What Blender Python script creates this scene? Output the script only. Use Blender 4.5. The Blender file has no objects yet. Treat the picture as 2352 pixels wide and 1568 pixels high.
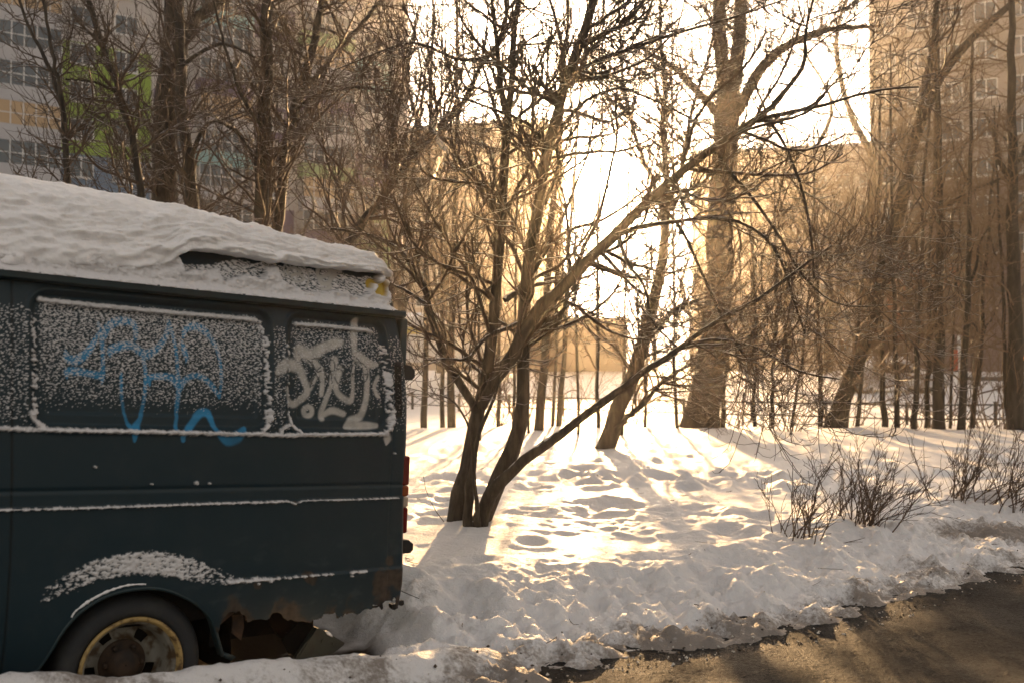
import bpy, math, random
import numpy as np
from mathutils import Vector, Matrix

random.seed(4)
RNG = np.random.default_rng(11)
C = bpy.context.scene.collection
SC = bpy.context.scene
rad = math.radians

# ------------------------------------------------------------------ camera
F = 2287.0                       # focal length in pixels of a 2352 px wide picture (35 mm)
PITCH = rad(1.65)
EYE = 1.6
cam = bpy.data.cameras.new('camera')
cam.lens = 35.0; cam.sensor_width = 36.0
cam.clip_start = 0.1; cam.clip_end = 2000
cam.dof.use_dof = True; cam.dof.focus_distance = 6.8; cam.dof.aperture_fstop = 2.4
cob = bpy.data.objects.new('camera', cam); C.objects.link(cob)
cob.location = (0, 0, EYE); cob.rotation_euler = (math.pi/2 + PITCH, 0, 0)
SC.camera = cob

# ------------------------------------------------------------------ sky, sun, exposure
SUN_EL, SUN_AZ = rad(11.3), rad(4.85)          # azimuth clockwise from +Y
SUN = Vector((math.sin(SUN_AZ)*math.cos(SUN_EL), math.cos(SUN_AZ)*math.cos(SUN_EL), math.sin(SUN_EL)))
w = bpy.data.worlds.new('World'); SC.world = w; w.use_nodes = True
nt = w.node_tree; nt.nodes.clear()
out = nt.nodes.new('ShaderNodeOutputWorld'); bg = nt.nodes.new('ShaderNodeBackground')
sky = nt.nodes.new('ShaderNodeTexSky'); sky.sky_type = 'NISHITA'; sky.sun_disc = False
sky.sun_elevation = SUN_EL; sky.sun_rotation = SUN_AZ
sky.air_density = 1.0; sky.dust_density = 5.0; sky.ozone_density = 1.0
hs = nt.nodes.new('ShaderNodeHueSaturation'); hs.inputs['Saturation'].default_value = 0.42
tint = nt.nodes.new('ShaderNodeMix'); tint.data_type = 'RGBA'; tint.blend_type = 'MULTIPLY'
tint.inputs['Factor'].default_value = 1.0; tint.inputs[7].default_value = (1.0, 0.84, 0.695, 1)
tc = nt.nodes.new('ShaderNodeTexCoord')
dot = nt.nodes.new('ShaderNodeVectorMath'); dot.operation = 'DOT_PRODUCT'; dot.inputs[1].default_value = SUN
def wmath(op, a, b):
    n = nt.nodes.new('ShaderNodeMath'); n.operation = op
    for i, q in enumerate((a, b)):
        if isinstance(q, (int, float)): n.inputs[i].default_value = q
        else: nt.links.new(q, n.inputs[i])
    return n.outputs[0]
nt.links.new(tc.outputs['Generated'], dot.inputs[0])
cs = wmath('MAXIMUM', dot.outputs['Value'], 0.0)
glow = wmath('ADD', wmath('MULTIPLY', wmath('POWER', cs, 9000.0), 900.0), wmath('MULTIPLY', wmath('POWER', cs, 160.0), 22.0))
gcol = nt.nodes.new('ShaderNodeMix'); gcol.data_type = 'RGBA'; gcol.blend_type = 'MULTIPLY'
gcol.inputs['Factor'].default_value = 1.0; gcol.inputs[7].default_value = (1.0, 0.78, 0.45, 1)
nt.links.new(glow, gcol.inputs[6])
addc = nt.nodes.new('ShaderNodeMix'); addc.data_type = 'RGBA'; addc.blend_type = 'ADD'; addc.inputs['Factor'].default_value = 1.0
nt.links.new(sky.outputs[0], hs.inputs['Color']); nt.links.new(hs.outputs[0], tint.inputs[6])
nt.links.new(tint.outputs[2], addc.inputs[6]); nt.links.new(gcol.outputs[2], addc.inputs[7])
nt.links.new(addc.outputs[2], bg.inputs['Color']); bg.inputs['Strength'].default_value = 0.11
nt.links.new(bg.outputs[0], out.inputs['Surface'])

sl = bpy.data.lights.new('sun', 'SUN'); sl.energy = 4.4; sl.angle = rad(0.8); sl.color = (1.0, 0.61, 0.28)
so = bpy.data.objects.new('sun', sl); C.objects.link(so)
so.rotation_euler = SUN.to_track_quat('Z', 'Y').to_euler(); so.location = (0, 0, 50)

SC.view_settings.view_transform = 'Standard'; SC.view_settings.look = 'None'
SC.view_settings.exposure = 1.85; SC.view_settings.gamma = 1.0
SC.render.engine = 'CYCLES'
cy = SC.cycles
cy.use_denoising = True
cy.max_bounces = 5; cy.diffuse_bounces = 3; cy.glossy_bounces = 2; cy.transmission_bounces = 3
cy.volume_bounces = 0; cy.transparent_max_bounces = 6
cy.caustics_reflective = False; cy.caustics_refractive = False
cy.sample_clamp_indirect = 4.0
cy.use_adaptive_sampling = False

# ------------------------------------------------------------------ helpers
def ray(px, py):                       # picture pixel (2352 x 1568) -> (X/Y, Z/Y)
    zc = (784.0-py)/F
    yw = math.cos(PITCH) - zc*math.sin(PITCH)
    return (px-1176.0)/F/yw, (math.sin(PITCH)+zc*math.cos(PITCH))/yw
def at(px, py, Y):                     # a point at distance Y in front of the camera
    kx, kz = ray(px, py)
    return np.array((kx*Y, Y, EYE+kz*Y))
def sst(a, b, x):
    t = np.clip((np.asarray(x, float)-a)/(b-a), 0, 1); return t*t*(3-2*t)
def _h(ix, iy, seed):
    h = (ix.astype(np.int64)*374761393 + iy.astype(np.int64)*668265263 + seed*1442695041) & 0xffffffff
    h = ((h ^ (h >> 13))*1274126177) & 0xffffffff
    h = h ^ (h >> 16)
    return h
def perlin(x, y, seed=0):              # about -0.7 .. 0.7
    x = np.asarray(x, float); y = np.asarray(y, float)
    ix = np.floor(x); iy = np.floor(y); fx = x-ix; fy = y-iy
    ux = fx*fx*fx*(fx*(fx*6-15)+10); uy = fy*fy*fy*(fy*(fy*6-15)+10)
    def g(dx, dy):
        a = _h(ix+dx, iy+dy, seed)*(2*math.pi/4294967296.0)
        return np.cos(a)*(fx-dx)+np.sin(a)*(fy-dy)
    a = g(0,0)*(1-ux)+g(1,0)*ux; b = g(0,1)*(1-ux)+g(1,1)*ux
    return a*(1-uy)+b*uy
def fbm(x, y, oct=4, seed=0, gain=0.5):
    s = 0; a = 1.0
    for i in range(oct):
        s = s+a*perlin(x*2**i, y*2**i, seed+i*17); a *= gain
    return s
def ridge(x, y, oct=3, seed=0):
    s = 0; a = 1.0
    for i in range(oct):
        s = s+a*(1-2.2*np.abs(perlin(x*2**i, y*2**i, seed+i*31))); a *= 0.45
    return s

def mesh_np(name, verts, quads, mat, parent=None, smooth=True, tris=None, attrs=None, mats=None, midx=None):
    verts = np.asarray(verts, np.float32).reshape(-1, 3)
    quads = np.zeros((0,4), np.int32) if quads is None else np.asarray(quads, np.int32).reshape(-1, 4)
    tris = np.zeros((0,3), np.int32) if tris is None else np.asarray(tris, np.int32).reshape(-1, 3)
    me = bpy.data.meshes.new(name)
    me.vertices.add(len(verts)); me.vertices.foreach_set('co', verts.ravel())
    nl = quads.size+tris.size; nf = len(quads)+len(tris)
    me.loops.add(nl); me.loops.foreach_set('vertex_index', np.concatenate((quads.ravel(), tris.ravel())))
    me.polygons.add(nf)
    ls = np.concatenate((np.arange(len(quads))*4, quads.size+np.arange(len(tris))*3)).astype(np.int32)
    me.polygons.foreach_set('loop_start', ls)
    me.polygons.foreach_set('use_smooth', np.full(nf, smooth))
    if attrs:
        for k, v in attrs.items():
            v = np.asarray(v, np.float32)
            if v.ndim == 2:
                a = me.attributes.new(k, 'FLOAT_COLOR', 'POINT')
                a.data.foreach_set('color', np.column_stack((v, np.ones(len(v), np.float32))).ravel())
            else:
                a = me.attributes.new(k, 'FLOAT', 'POINT'); a.data.foreach_set('value', v)
    for m in (mats or [mat]): me.materials.append(m)
    if midx is not None: me.polygons.foreach_set('material_index', np.asarray(midx, np.int32))
    me.update(calc_edges=True)
    o = bpy.data.objects.new(name, me); C.objects.link(o)
    if parent: o.parent = parent
    return o

class MB:
    """collects boxes, prisms, tubes and lathes into one mesh"""
    def __init__(s): s.v = []; s.q = []; s.t = []; s.n = 0
    def add(s, v, q=None, t=None):
        v = np.asarray(v, float).reshape(-1,3)
        if q is not None and len(q): s.q.append(np.asarray(q, int).reshape(-1,4)+s.n)
        if t is not None and len(t): s.t.append(np.asarray(t, int).reshape(-1,3)+s.n)
        s.v.append(v); s.n += len(v); return s
    def box(s, a, b, bevel=0.0):
        (x0,y0,z0),(x1,y1,z1) = a, b
        if bevel <= 0:
            v = [(x,y,z) for x in (x0,x1) for y in (y0,y1) for z in (z0,z1)]
            return s.add(v, [(0,1,3,2),(4,6,7,5),(0,4,5,1),(2,3,7,6),(0,2,6,4),(1,5,7,3)])
        e = bevel                    # chamfered box
        lv = []
        for z, k in ((z0, e), (z0+e, 0), (z1-e, 0), (z1, e)):
            xs0, xs1, ys0, ys1 = x0+k, x1-k, y0+k, y1-k
            c = e*0.6 if k == 0 else e*0.3
            lv.append([(xs0+c,ys0,z),(xs1-c,ys0,z),(xs1,ys0+c,z),(xs1,ys1-c,z),(xs1-c,ys1,z),(xs0+c,ys1,z),(xs0,ys1-c,z),(xs0,ys0+c,z)])
        v = [p for l in lv for p in l]; q = []
        for i in range(3):
            for j in range(8): q.append((i*8+j, i*8+(j+1)%8, i*8+8+(j+1)%8, i*8+8+j))
        q += [(3,2,1,0),(7,4,3,0),(7,6,5,4),(24,25,26,27),(24,27,28,31),(28,29,30,31)]
        return s.add(v, q)
    def prism(s, poly, axis_vec):    # poly: list of 3d points (convex-ish), extruded along axis_vec
        p = np.asarray(poly, float); n = len(p); a = np.asarray(axis_vec, float)
        v = np.vstack((p, p+a, [p.mean(0)], [p.mean(0)+a]))
        q = [(i, (i+1)%n, n+(i+1)%n, n+i) for i in range(n)]
        t = [((i+1)%n, i, 2*n) for i in range(n)]+[(n+i, n+(i+1)%n, 2*n+1) for i in range(n)]
        return s.add(v, q, t)
    def tube(s, pts, r, sides=8, cap=True):
        P = np.asarray(pts, float)[None]; R = np.broadcast_to(np.asarray(r, float), (1, P.shape[1]))
        v, q = tubes(P, R, sides); s.add(v, q)
        if cap:
            k = P.shape[1]; ring = np.arange(sides)
            c = s.n
            s.v.append(np.vstack((P[0,0], P[0,-1]))); s.n += 2
            b0 = c-sides*k
            s.t.append(np.array([(b0+(i+1)%sides, b0+i, c) for i in ring]+[(c-sides+i, c-sides+(i+1)%sides, c+1) for i in ring]))
        return s
    def lathe(s, prof, nseg=48, keep=None):    # profile (r, y) turned round the local Y axis
        prof = np.asarray(prof, float); k = len(prof); a = np.arange(nseg)*2*math.pi/nseg
        v = np.stack((np.outer(prof[:,0], np.cos(a)), np.repeat(prof[:,1:2], nseg, 1), np.outer(prof[:,0], np.sin(a))), -1)
        q = [(i*nseg+j, i*nseg+(j+1)%nseg, (i+1)*nseg+(j+1)%nseg, (i+1)*nseg+j) for i in range(k-1) for j in range(nseg) if keep is None or keep(i, j)]
        return s.add(v, q)
    def build(s, name, mat, parent=None, smooth=False):
        return mesh_np(name, np.vstack(s.v), np.vstack(s.q) if s.q else None, mat, parent, smooth, np.vstack(s.t) if s.t else None)

def tubes(P, R, sides):
    P = np.asarray(P, float); n, k, _ = P.shape
    T = np.gradient(P, axis=1); T /= np.linalg.norm(T, axis=2, keepdims=True)+1e-9
    m = np.abs(T.mean(1)); ref = np.zeros((n,3)); ref[np.arange(n), np.argmin(m, 1)] = 1
    U = np.cross(T, ref[:,None,:]); U /= np.linalg.norm(U, axis=2, keepdims=True)+1e-9
    V = np.cross(T, U)
    a = np.arange(sides)*2*math.pi/sides
    ring = U[:,:,None,:]*np.cos(a)[None,None,:,None]+V[:,:,None,:]*np.sin(a)[None,None,:,None]
    v = P[:,:,None,:]+ring*np.asarray(R)[:,:,None,None]
    idx = np.arange(n*k*sides).reshape(n,k,sides)
    A = idx[:,:-1,:]; B = np.roll(A, -1, 2); Dd = idx[:,1:,:]; Cc = np.roll(Dd, -1, 2)
    return v.reshape(-1,3), np.stack((A,B,Cc,Dd), -1).reshape(-1,4)

def tag(o, label=None, cat=None, group=None, kind=None):
    if label: o['label'] = label
    if cat: o['category'] = cat
    if group: o['group'] = group
    if kind: o['kind'] = kind
    return o
def empty(name, loc, label=None, cat=None, group=None, rot=None):
    o = bpy.data.objects.new(name, None); C.objects.link(o); o.location = loc
    o.empty_display_size = 0.2
    if rot is not None: o.rotation_euler = rot
    return tag(o, label, cat, group)

# ------------------------------------------------------------------ materials
def mat(name, col=(0.5,0.5,0.5), rough=0.6, noise=None, bump=None, metal=0.0, spec=0.5, trans=0.0, emit=None, coords='Object', sss=0.0):
    """noise = (scale, second colour, low, high) ; bump = (scale, strength, distance)"""
    m = bpy.data.materials.new(name); m.use_nodes = True
    t = m.node_tree; b = t.nodes['Principled BSDF']
    b.inputs['Base Color'].default_value = (*col, 1); b.inputs['Roughness'].default_value = rough
    b.inputs['Metallic'].default_value = metal; b.inputs['Specular IOR Level'].default_value = spec
    b.inputs['Transmission Weight'].default_value = trans
    if sss:
        b.inputs['Subsurface Weight'].default_value = sss
        b.inputs['Subsurface Radius'].default_value = (1.0, 0.85, 0.7); b.inputs['Subsurface Scale'].default_value = 0.02
    if emit:
        b.inputs['Emission Color'].default_value = (*emit[0], 1); b.inputs['Emission Strength'].default_value = emit[1]
    cn = t.nodes.new('ShaderNodeTexCoord')
    if noise:
        n = t.nodes.new('ShaderNodeTexNoise'); n.inputs['Scale'].default_value = noise[0]; n.inputs['Detail'].default_value = 6
        r = t.nodes.new('ShaderNodeValToRGB'); r.color_ramp.elements[0].position = noise[2]; r.color_ramp.elements[1].position = noise[3]
        r.color_ramp.elements[0].color = (*col, 1); r.color_ramp.elements[1].color = (*noise[1], 1)
        t.links.new(cn.outputs[coords], n.inputs['Vector']); t.links.new(n.outputs['Fac'], r.inputs['Fac']); t.links.new(r.outputs[0], b.inputs['Base Color'])
    if bump:
        n2 = t.nodes.new('ShaderNodeTexNoise'); n2.inputs['Scale'].default_value = bump[0]; n2.inputs['Detail'].default_value = 5
        bp = t.nodes.new('ShaderNodeBump'); bp.inputs['Strength'].default_value = bump[1]; bp.inputs['Distance'].default_value = bump[2]
        t.links.new(cn.outputs[coords], n2.inputs['Vector']); t.links.new(n2.outputs['Fac'], bp.inputs['Height']); t.links.new(bp.outputs[0], b.inputs['Normal'])
    return m
def nodes_of(m): return m.node_tree, m.node_tree.nodes['Principled BSDF']
def N(t, typ, **kw):
    n = t.nodes.new(typ)
    for k, v in kw.items(): setattr(n, k, v)
    return n
def mixc(t, fac, a, b, mode='MIX'):
    n = N(t, 'ShaderNodeMix', data_type='RGBA', blend_type=mode)
    for i, q in ((0, fac), (6, a), (7, b)):
        if isinstance(q, (int, float)): n.inputs[i].default_value = q
        elif isinstance(q, tuple): n.inputs[i].default_value = (*q, 1)
        else: t.links.new(q, n.inputs[i])
    return n.outputs[2]
def mth(t, op, a, b=0.0, c=None):
    n = N(t, 'ShaderNodeMath', operation=op)
    for i, q in enumerate((a, b) if c is None else (a, b, c)):
        if isinstance(q, (int, float)): n.inputs[i].default_value = q
        else: t.links.new(q, n.inputs[i])
    return n.outputs[0]
def noise_n(t, scale, detail=5, vec=None, rough=0.55):
    n = N(t, 'ShaderNodeTexNoise'); n.inputs['Scale'].default_value = scale; n.inputs['Detail'].default_value = detail
    n.inputs['Roughness'].default_value = rough
    if vec is not None: t.links.new(vec, n.inputs['Vector'])
    return n.outputs['Fac']
def ramp(t, fac, lo, hi):
    n = N(t, 'ShaderNodeMapRange', interpolation_type='SMOOTHSTEP')
    n.inputs['From Min'].default_value = lo; n.inputs['From Max'].default_value = hi
    t.links.new(fac, n.inputs['Value']); return n.outputs[0]

SNOWC = (0.86, 0.85, 0.86)
# snow on the ground: clean snow, dirt by the 'dirt' attribute, dark soil by the 'soil' attribute
M_snow = bpy.data.materials.new('snow'); M_snow.use_nodes = True
t, b = nodes_of(M_snow)
g = N(t, 'ShaderNodeTexCoord').outputs['Object']
da = N(t, 'ShaderNodeAttribute', attribute_name='dirt').outputs['Fac']
sa = N(t, 'ShaderNodeAttribute', attribute_name='soil').outputs['Fac']
n1 = noise_n(t, 5.0, 8, g, 0.62); n2 = noise_n(t, 38.0, 6, g, 0.65)
k = mth(t, 'ADD', mth(t, 'MULTIPLY', n1, 0.6), mth(t, 'MULTIPLY', n2, 0.5))
dm = ramp(t, mth(t, 'ADD', k, mth(t, 'MULTIPLY', da, 0.42)), 0.66, 0.92)
dm = mth(t, 'MULTIPLY', dm, mth(t, 'MINIMUM', mth(t, 'MULTIPLY', da, 2.0), 0.85))
c1 = mixc(t, mth(t, 'MULTIPLY', ramp(t, n1, 0.35, 0.7), 0.35), SNOWC, (0.80, 0.79, 0.79))
c2 = mixc(t, dm, c1, (0.17, 0.135, 0.105))
c3 = mixc(t, sa, c2, (0.035, 0.028, 0.022))
t.links.new(c3, b.inputs['Base Color']); b.inputs['Roughness'].default_value = 0.55
t.links.new(mth(t, 'MULTIPLY', mth(t, 'SUBTRACT', 1.0, sa), 0.35), b.inputs['Specular IOR Level'])
b.inputs['Subsurface Weight'].default_value = 0.25; b.inputs['Subsurface Radius'].default_value = (1.0, 0.85, 0.7); b.inputs['Subsurface Scale'].default_value = 0.03
bp = N(t, 'ShaderNodeBump'); bp.inputs['Strength'].default_value = 0.8; bp.inputs['Distance'].default_value = 0.03
hgt = mth(t, 'ADD', noise_n(t, 26, 7, g, 0.6), mth(t, 'MULTIPLY', noise_n(t, 160, 3, g), 0.35))
t.links.new(hgt, bp.inputs['Height']); t.links.new(bp.outputs[0], b.inputs['Normal'])

M_cap = mat('roof_snow', SNOWC, 0.6, noise=(7.0, (0.80,0.79,0.79), 0.4, 0.75), bump=(60, 0.5, 0.012), spec=0.3, sss=0.25)
# wet gritty asphalt with slush
M_road = bpy.data.materials.new('wet_asphalt'); M_road.use_nodes = True
t, b = nodes_of(M_road)
g = N(t, 'ShaderNodeTexCoord').outputs['Object']
n1 = noise_n(t, 1.3, 6, g); n2 = noise_n(t, 55, 4, g, 0.7); n3 = noise_n(t, 170, 2, g)
ca = mixc(t, ramp(t, n2, 0.35, 0.75), (0.010,0.011,0.013), (0.032,0.034,0.038))
cb = mixc(t, mth(t, 'MULTIPLY', ramp(t, mth(t,'ADD', n1, mth(t,'MULTIPLY', n2, 0.3)), 0.66, 0.88), 0.35), ca, (0.075,0.074,0.074))
t.links.new(cb, b.inputs['Base Color'])
t.links.new(mth(t, 'ADD', mth(t, 'MULTIPLY', ramp(t, n1, 0.35, 0.65), 0.22), 0.52), b.inputs['Roughness']); b.inputs['Specular IOR Level'].default_value = 0.07
bp = N(t, 'ShaderNodeBump'); bp.inputs['Strength'].default_value = 1.0; bp.inputs['Distance'].default_value = 0.03
t.links.new(mth(t, 'ADD', n2, mth(t, 'MULTIPLY', n3, 0.6)), bp.inputs['Height']); t.links.new(bp.outputs[0], b.inputs['Normal'])

def bark(name, c0, c1, snow=0.0, scale=18, rough=0.75):
    m = bpy.data.materials.new(name); m.use_nodes = True
    t, b = nodes_of(m)
    g = N(t, 'ShaderNodeTexCoord').outputs['Object']
    mp = N(t, 'ShaderNodeMapping'); mp.inputs['Scale'].default_value = (1, 1, 0.22); t.links.new(g, mp.inputs['Vector'])
    n1 = noise_n(t, scale, 7, mp.outputs[0], 0.65); n2 = noise_n(t, 4, 3, g)
    b.inputs['Specular IOR Level'].default_value = 0.3
    c = mixc(t, ramp(t, n1, 0.35, 0.7), c0, c1)
    if snow:
        ge = N(t, 'ShaderNodeNewGeometry'); sx = N(t, 'ShaderNodeSeparateXYZ'); t.links.new(ge.outputs['Normal'], sx.inputs[0])
        f = ramp(t, mth(t, 'ADD', sx.outputs['Z'], mth(t, 'MULTIPLY', mth(t, 'SUBTRACT', noise_n(t, 12, 5, g, 0.7), 0.5), 1.6)), 0.72-snow*0.3, 0.95-snow*0.3)
        c = mixc(t, f, c, (0.7,0.69,0.69))
    t.links.new(c, b.inputs['Base Color']); b.inputs['Roughness'].default_value = rough
    bp = N(t, 'ShaderNodeBump'); bp.inputs['Strength'].default_value = 0.9; bp.inputs['Distance'].default_value = 0.02
    t.links.new(mth(t, 'ADD', n1, mth(t, 'MULTIPLY', n2, 0.3)), bp.inputs['Height']); t.links.new(bp.outputs[0], b.inputs['Normal'])
    return m
M_bark = bark('dark_bark', (0.030,0.023,0.017), (0.085,0.068,0.050), 0.35)
M_bark2 = bark('grey_bark', (0.022,0.018,0.014), (0.062,0.051,0.040), 0.0, 12)
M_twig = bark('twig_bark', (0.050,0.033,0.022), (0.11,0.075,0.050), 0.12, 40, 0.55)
M_twig2 = bark('backlit_far_twig', (0.12,0.078,0.048), (0.22,0.15,0.095), 0.0, 20, 0.55)  # lightened twig colour, with backlight and haze put into it
M_bush = bark('bush_bark', (0.060,0.038,0.027), (0.14,0.088,0.055), 0.0, 40, 0.5)

M_paint = bpy.data.materials.new('van_paint'); M_paint.use_nodes = True
t, b = nodes_of(M_paint)
g = N(t, 'ShaderNodeTexCoord').outputs['Object']
pc = N(t, 'ShaderNodeAttribute', attribute_name='paint').outputs['Color']
sn = N(t, 'ShaderNodeAttribute', attribute_name='snow').outputs['Fac']
gr = noise_n(t, 5, 7, g, 0.65)
c = mixc(t, mth(t, 'MULTIPLY', ramp(t, gr, 0.45, 0.8), 0.16), pc, (0.07,0.075,0.075))
c = mixc(t, sn, c, (0.72,0.71,0.72))
t.links.new(c, b.inputs['Base Color'])
t.links.new(mth(t, 'ADD', mth(t, 'MULTIPLY', sn, 0.2), mth(t, 'ADD', 0.42, mth(t, 'MULTIPLY', gr, 0.2))), b.inputs['Roughness'])
b.inputs['Specular IOR Level'].default_value = 0.4
bp = N(t, 'ShaderNodeBump'); bp.inputs['Distance'].default_value = 0.004
t.links.new(mth(t, 'MULTIPLY', sn, 0.8), bp.inputs['Strength'])
t.links.new(noise_n(t, 300, 3, g), bp.inputs['Height']); t.links.new(bp.outputs[0], b.inputs['Normal'])

M_plain = mat('van_paint_plain', (0.0085,0.027,0.034), 0.45, noise=(5, (0.022,0.032,0.036), 0.5, 0.85))
M_black = mat('black_plastic', (0.012,0.012,0.013), 0.45)
M_rubber = mat('tyre_rubber', (0.018,0.020,0.023), 0.75, noise=(9, (0.045,0.045,0.042), 0.5, 0.8), bump=(60, 0.3, 0.003))
M_rim = mat('rusty_rim', (0.26,0.245,0.205), 0.6, noise=(16, (0.085,0.052,0.024), 0.46, 0.60), bump=(50, 0.5, 0.004))
M_lip = mat('rusty_rim_edge', (0.42,0.29,0.11), 0.55, noise=(30, (0.10,0.055,0.02), 0.50, 0.66), bump=(60, 0.5, 0.003))
M_hub = mat('rusty_hub', (0.06,0.035,0.02), 0.8, noise=(16, (0.02,0.015,0.012), 0.4, 0.65), bump=(30, 0.6, 0.008))
M_rust = mat('rust', (0.075,0.042,0.025), 0.85, noise=(20, (0.03,0.022,0.018), 0.4, 0.65), bump=(60, 0.6, 0.006))
M_under = mat('underbody', (0.007,0.0065,0.006), 0.9, noise=(8, (0.020,0.014,0.010), 0.5, 0.8), spec=0.2)
M_olive = mat('olive_metal', (0.030,0.034,0.026), 0.55, noise=(16, (0.022,0.018,0.012), 0.45, 0.7), bump=(40, 0.3, 0.004))
M_red = mat('red_lens', (0.13,0.006,0.006), 0.25, trans=0.1)
M_amber = mat('amber_lens', (0.30,0.07,0.02), 0.2, trans=0.2)
M_clear = mat('clear_lens', (0.55,0.45,0.36), 0.2, trans=0.3)
M_glass = mat('dark_glass', (0.02,0.024,0.028), 0.08, spec=0.6)

# ------------------------------------------------------------------ ground
VX, VY, VA = -1.752, 4.574, math.atan2(0.626, 0.78)       # rear wheel point and heading of the parked van
EX = np.array((-60., -3., -1.2, 0.05, 0.81, 1.96, 2.6, 3.35, 4.3, 8., 16., 60.))
EYv = np.array((-44., 2.6, 4.05, 5.05, 5.62, 6.20, 6.75, 7.45, 8.2, 10.6, 14.5, 34.))
DENTS = [(RNG.uniform(-1.5, 6), RNG.uniform(6, 17), RNG.uniform(.10,.2), RNG.uniform(.03,.08)) for _ in range(170)]
DENTS += [(RNG.uniform(6, 10)*RNG.uniform(.1,.55), 12.2+RNG.normal()*.35, .16, .06) for _ in range(40)]
TRUNK_XY = []
def ground(x, y, full=False):
    x = np.asarray(x, float); y = np.asarray(y, float)
    s = (x-VX)*0.78+(y-VY)*0.626; n = (x-VX)*0.626-(y-VY)*0.78
    near = sst(40, 15, y)
    wd = (y-np.interp(x, EX, EYv))*0.8
    wj = wd+fbm(x*1.3, y*1.3, 3, 3)*0.16*near+fbm(x*6, y*6, 4, 5)*0.13*near
    crest = y+1.6*perlin(x*.23, y*0, 41)+.6*perlin(x*.7, y*.2, 42)
    lon = np.interp(crest, [6, 9, 20.5, 21.5, 24, 27, 36, 56, 62, 400], [0, .02, .15, .14, .02, -.1, -.06, 1.15, 1.30, 1.7])
    b = 0.012+0.19*sst(0.05, 1.7, wj)+lon
    lump = sst(-.05, .2, wj)*sst(1.9, .7, wj)
    b = b+lump*(0.085*fbm(x*2.6, y*2.6, 3, 7)+0.085*np.abs(fbm(x*5.5, y*5.5, 4, 9))+0.030*fbm(x*19, y*19, 4, 13))
    hum = sst(.5, 1.6, wj)*near*(.40+.85*sst(.32, .68, perlin(x*.42, y*.42, 29)+.5))
    b = b+hum*(0.036*ridge(x*1.15+.4*perlin(x*.8, y*.8, 2), y*1.7+.3*perlin(x, y, 4), 3, 21)+0.045*fbm(x*.45, y*.45, 2, 23)+.022*fbm(x*3.2, y*3.6, 3, 27)+0.007*fbm(x*12, y*12, 3, 25))
    far = sst(22, 40, y)
    b = b+far*(0.10*fbm(x*.16, y*.25, 4, 51))
    for (dx, dy, r, h) in DENTS:
        m = (np.abs(x-dx) < 3*r) & (np.abs(y-dy) < 3*r)
        if np.any(m):
            d2 = ((x-dx)**2+((y-dy)*.8)**2)/r**2
            b = np.where(m, b-h*np.exp(-d2)+h*.45*np.exp(-(np.sqrt(d2)-1.5)**2*4), b)
    # mound round the many-stemmed tree
    mx, my = -0.36, 8.6
    b = b+.07*np.exp(-((x-mx)**2+(y-my+.3)**2)/.9)
    # trodden path
    py = 12.2+.15*x*0.4
    b = b-.05*np.exp(-((y-py)/.35)**2)*sst(12, 9, np.abs(x))
    # bank at the road
    b = -0.05+(b+0.05)*sst(-.30, .22, wj)
    # hollow where the van stands and the ridge ploughed up beside it
    pit = sst(.16, -.04, n)*sst(-3.0, -2.5, n)*sst(1.85, 1.45, s)*sst(-6.5, -5, s)
    b = b*(1-pit)+pit*(-0.10+.02*fbm(x*4, y*4, 3, 61))
    rear = np.exp(-(((s-1.75)/.55)**2+((n+.5)/.9)**2))
    b = b-rear*.08+rear*(0.11*np.clip(ridge(x*2.4, y*2.4, 2, 63), -.2, 1.4)+.03*np.abs(fbm(x*9, y*9, 3, 64)))
    top = np.clip(.41-.12*(s+.55), .15, .48)+.05*fbm(x*2.3, y*2.3, 3, 65)+.02*np.abs(fbm(x*9, y*9, 3, 66))
    fb = (.40+.08*fbm(x*2, y*2, 3, 68))*np.exp(-(((n+2.85)/.38)**2))*sst(2.6, 1.9, s)*sst(-7, -6, s)  # unseen bank beyond the van, added to keep sun from reaching under it
    b = np.maximum(b, fb-.08)
    berm = np.exp(-(((n-.36)/.22)**2))*sst(2.4, 1.5, s)*sst(-8, -6, s)
    b = np.maximum(b, top*berm-.03)
    if not full: return b
    dirt = .80*sst(.60, -.1, wj)+.36*sst(1.6, .3, wj)*sst(.3, .7, fbm(x*1.6, y*1.6, 3, 71)+.5)
    dirt = np.maximum(dirt, .36*rear)
    dirt = np.maximum(dirt, .32*np.exp(-((y-py)/.35)**2)*sst(12, 9, np.abs(x)))
    pthr = np.exp(-(((y-(9.0+.25*(x-3.9)))/.35)**2))*sst(3.3, 4.2, x)      # muddy track between the bushes
    dirt = np.maximum(dirt, .95*pthr)
    dirt = np.maximum(dirt, .30*berm)
    dirt = np.maximum(dirt, .5*sst(50, 58, y)*sst(-.1, .4, perlin(x*.12, y*.12, 77)))
    soil = sst(.16,-.04,n)*sst(-2.7,-2.4,n)*sst(1.85,1.45,s)*sst(-6.5,-5,s)*sst(-.3, .2, .7+fbm(x*3, y*3, 3, 73))*sst(1.62, 1.30, s+.35*fbm(x*2.5, y*2.5, 3, 74)+.10*(n+.5))
    return b, dirt, soil
def gz(x, y): return float(ground(np.array([x]), np.array([y]))[0])

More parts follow.
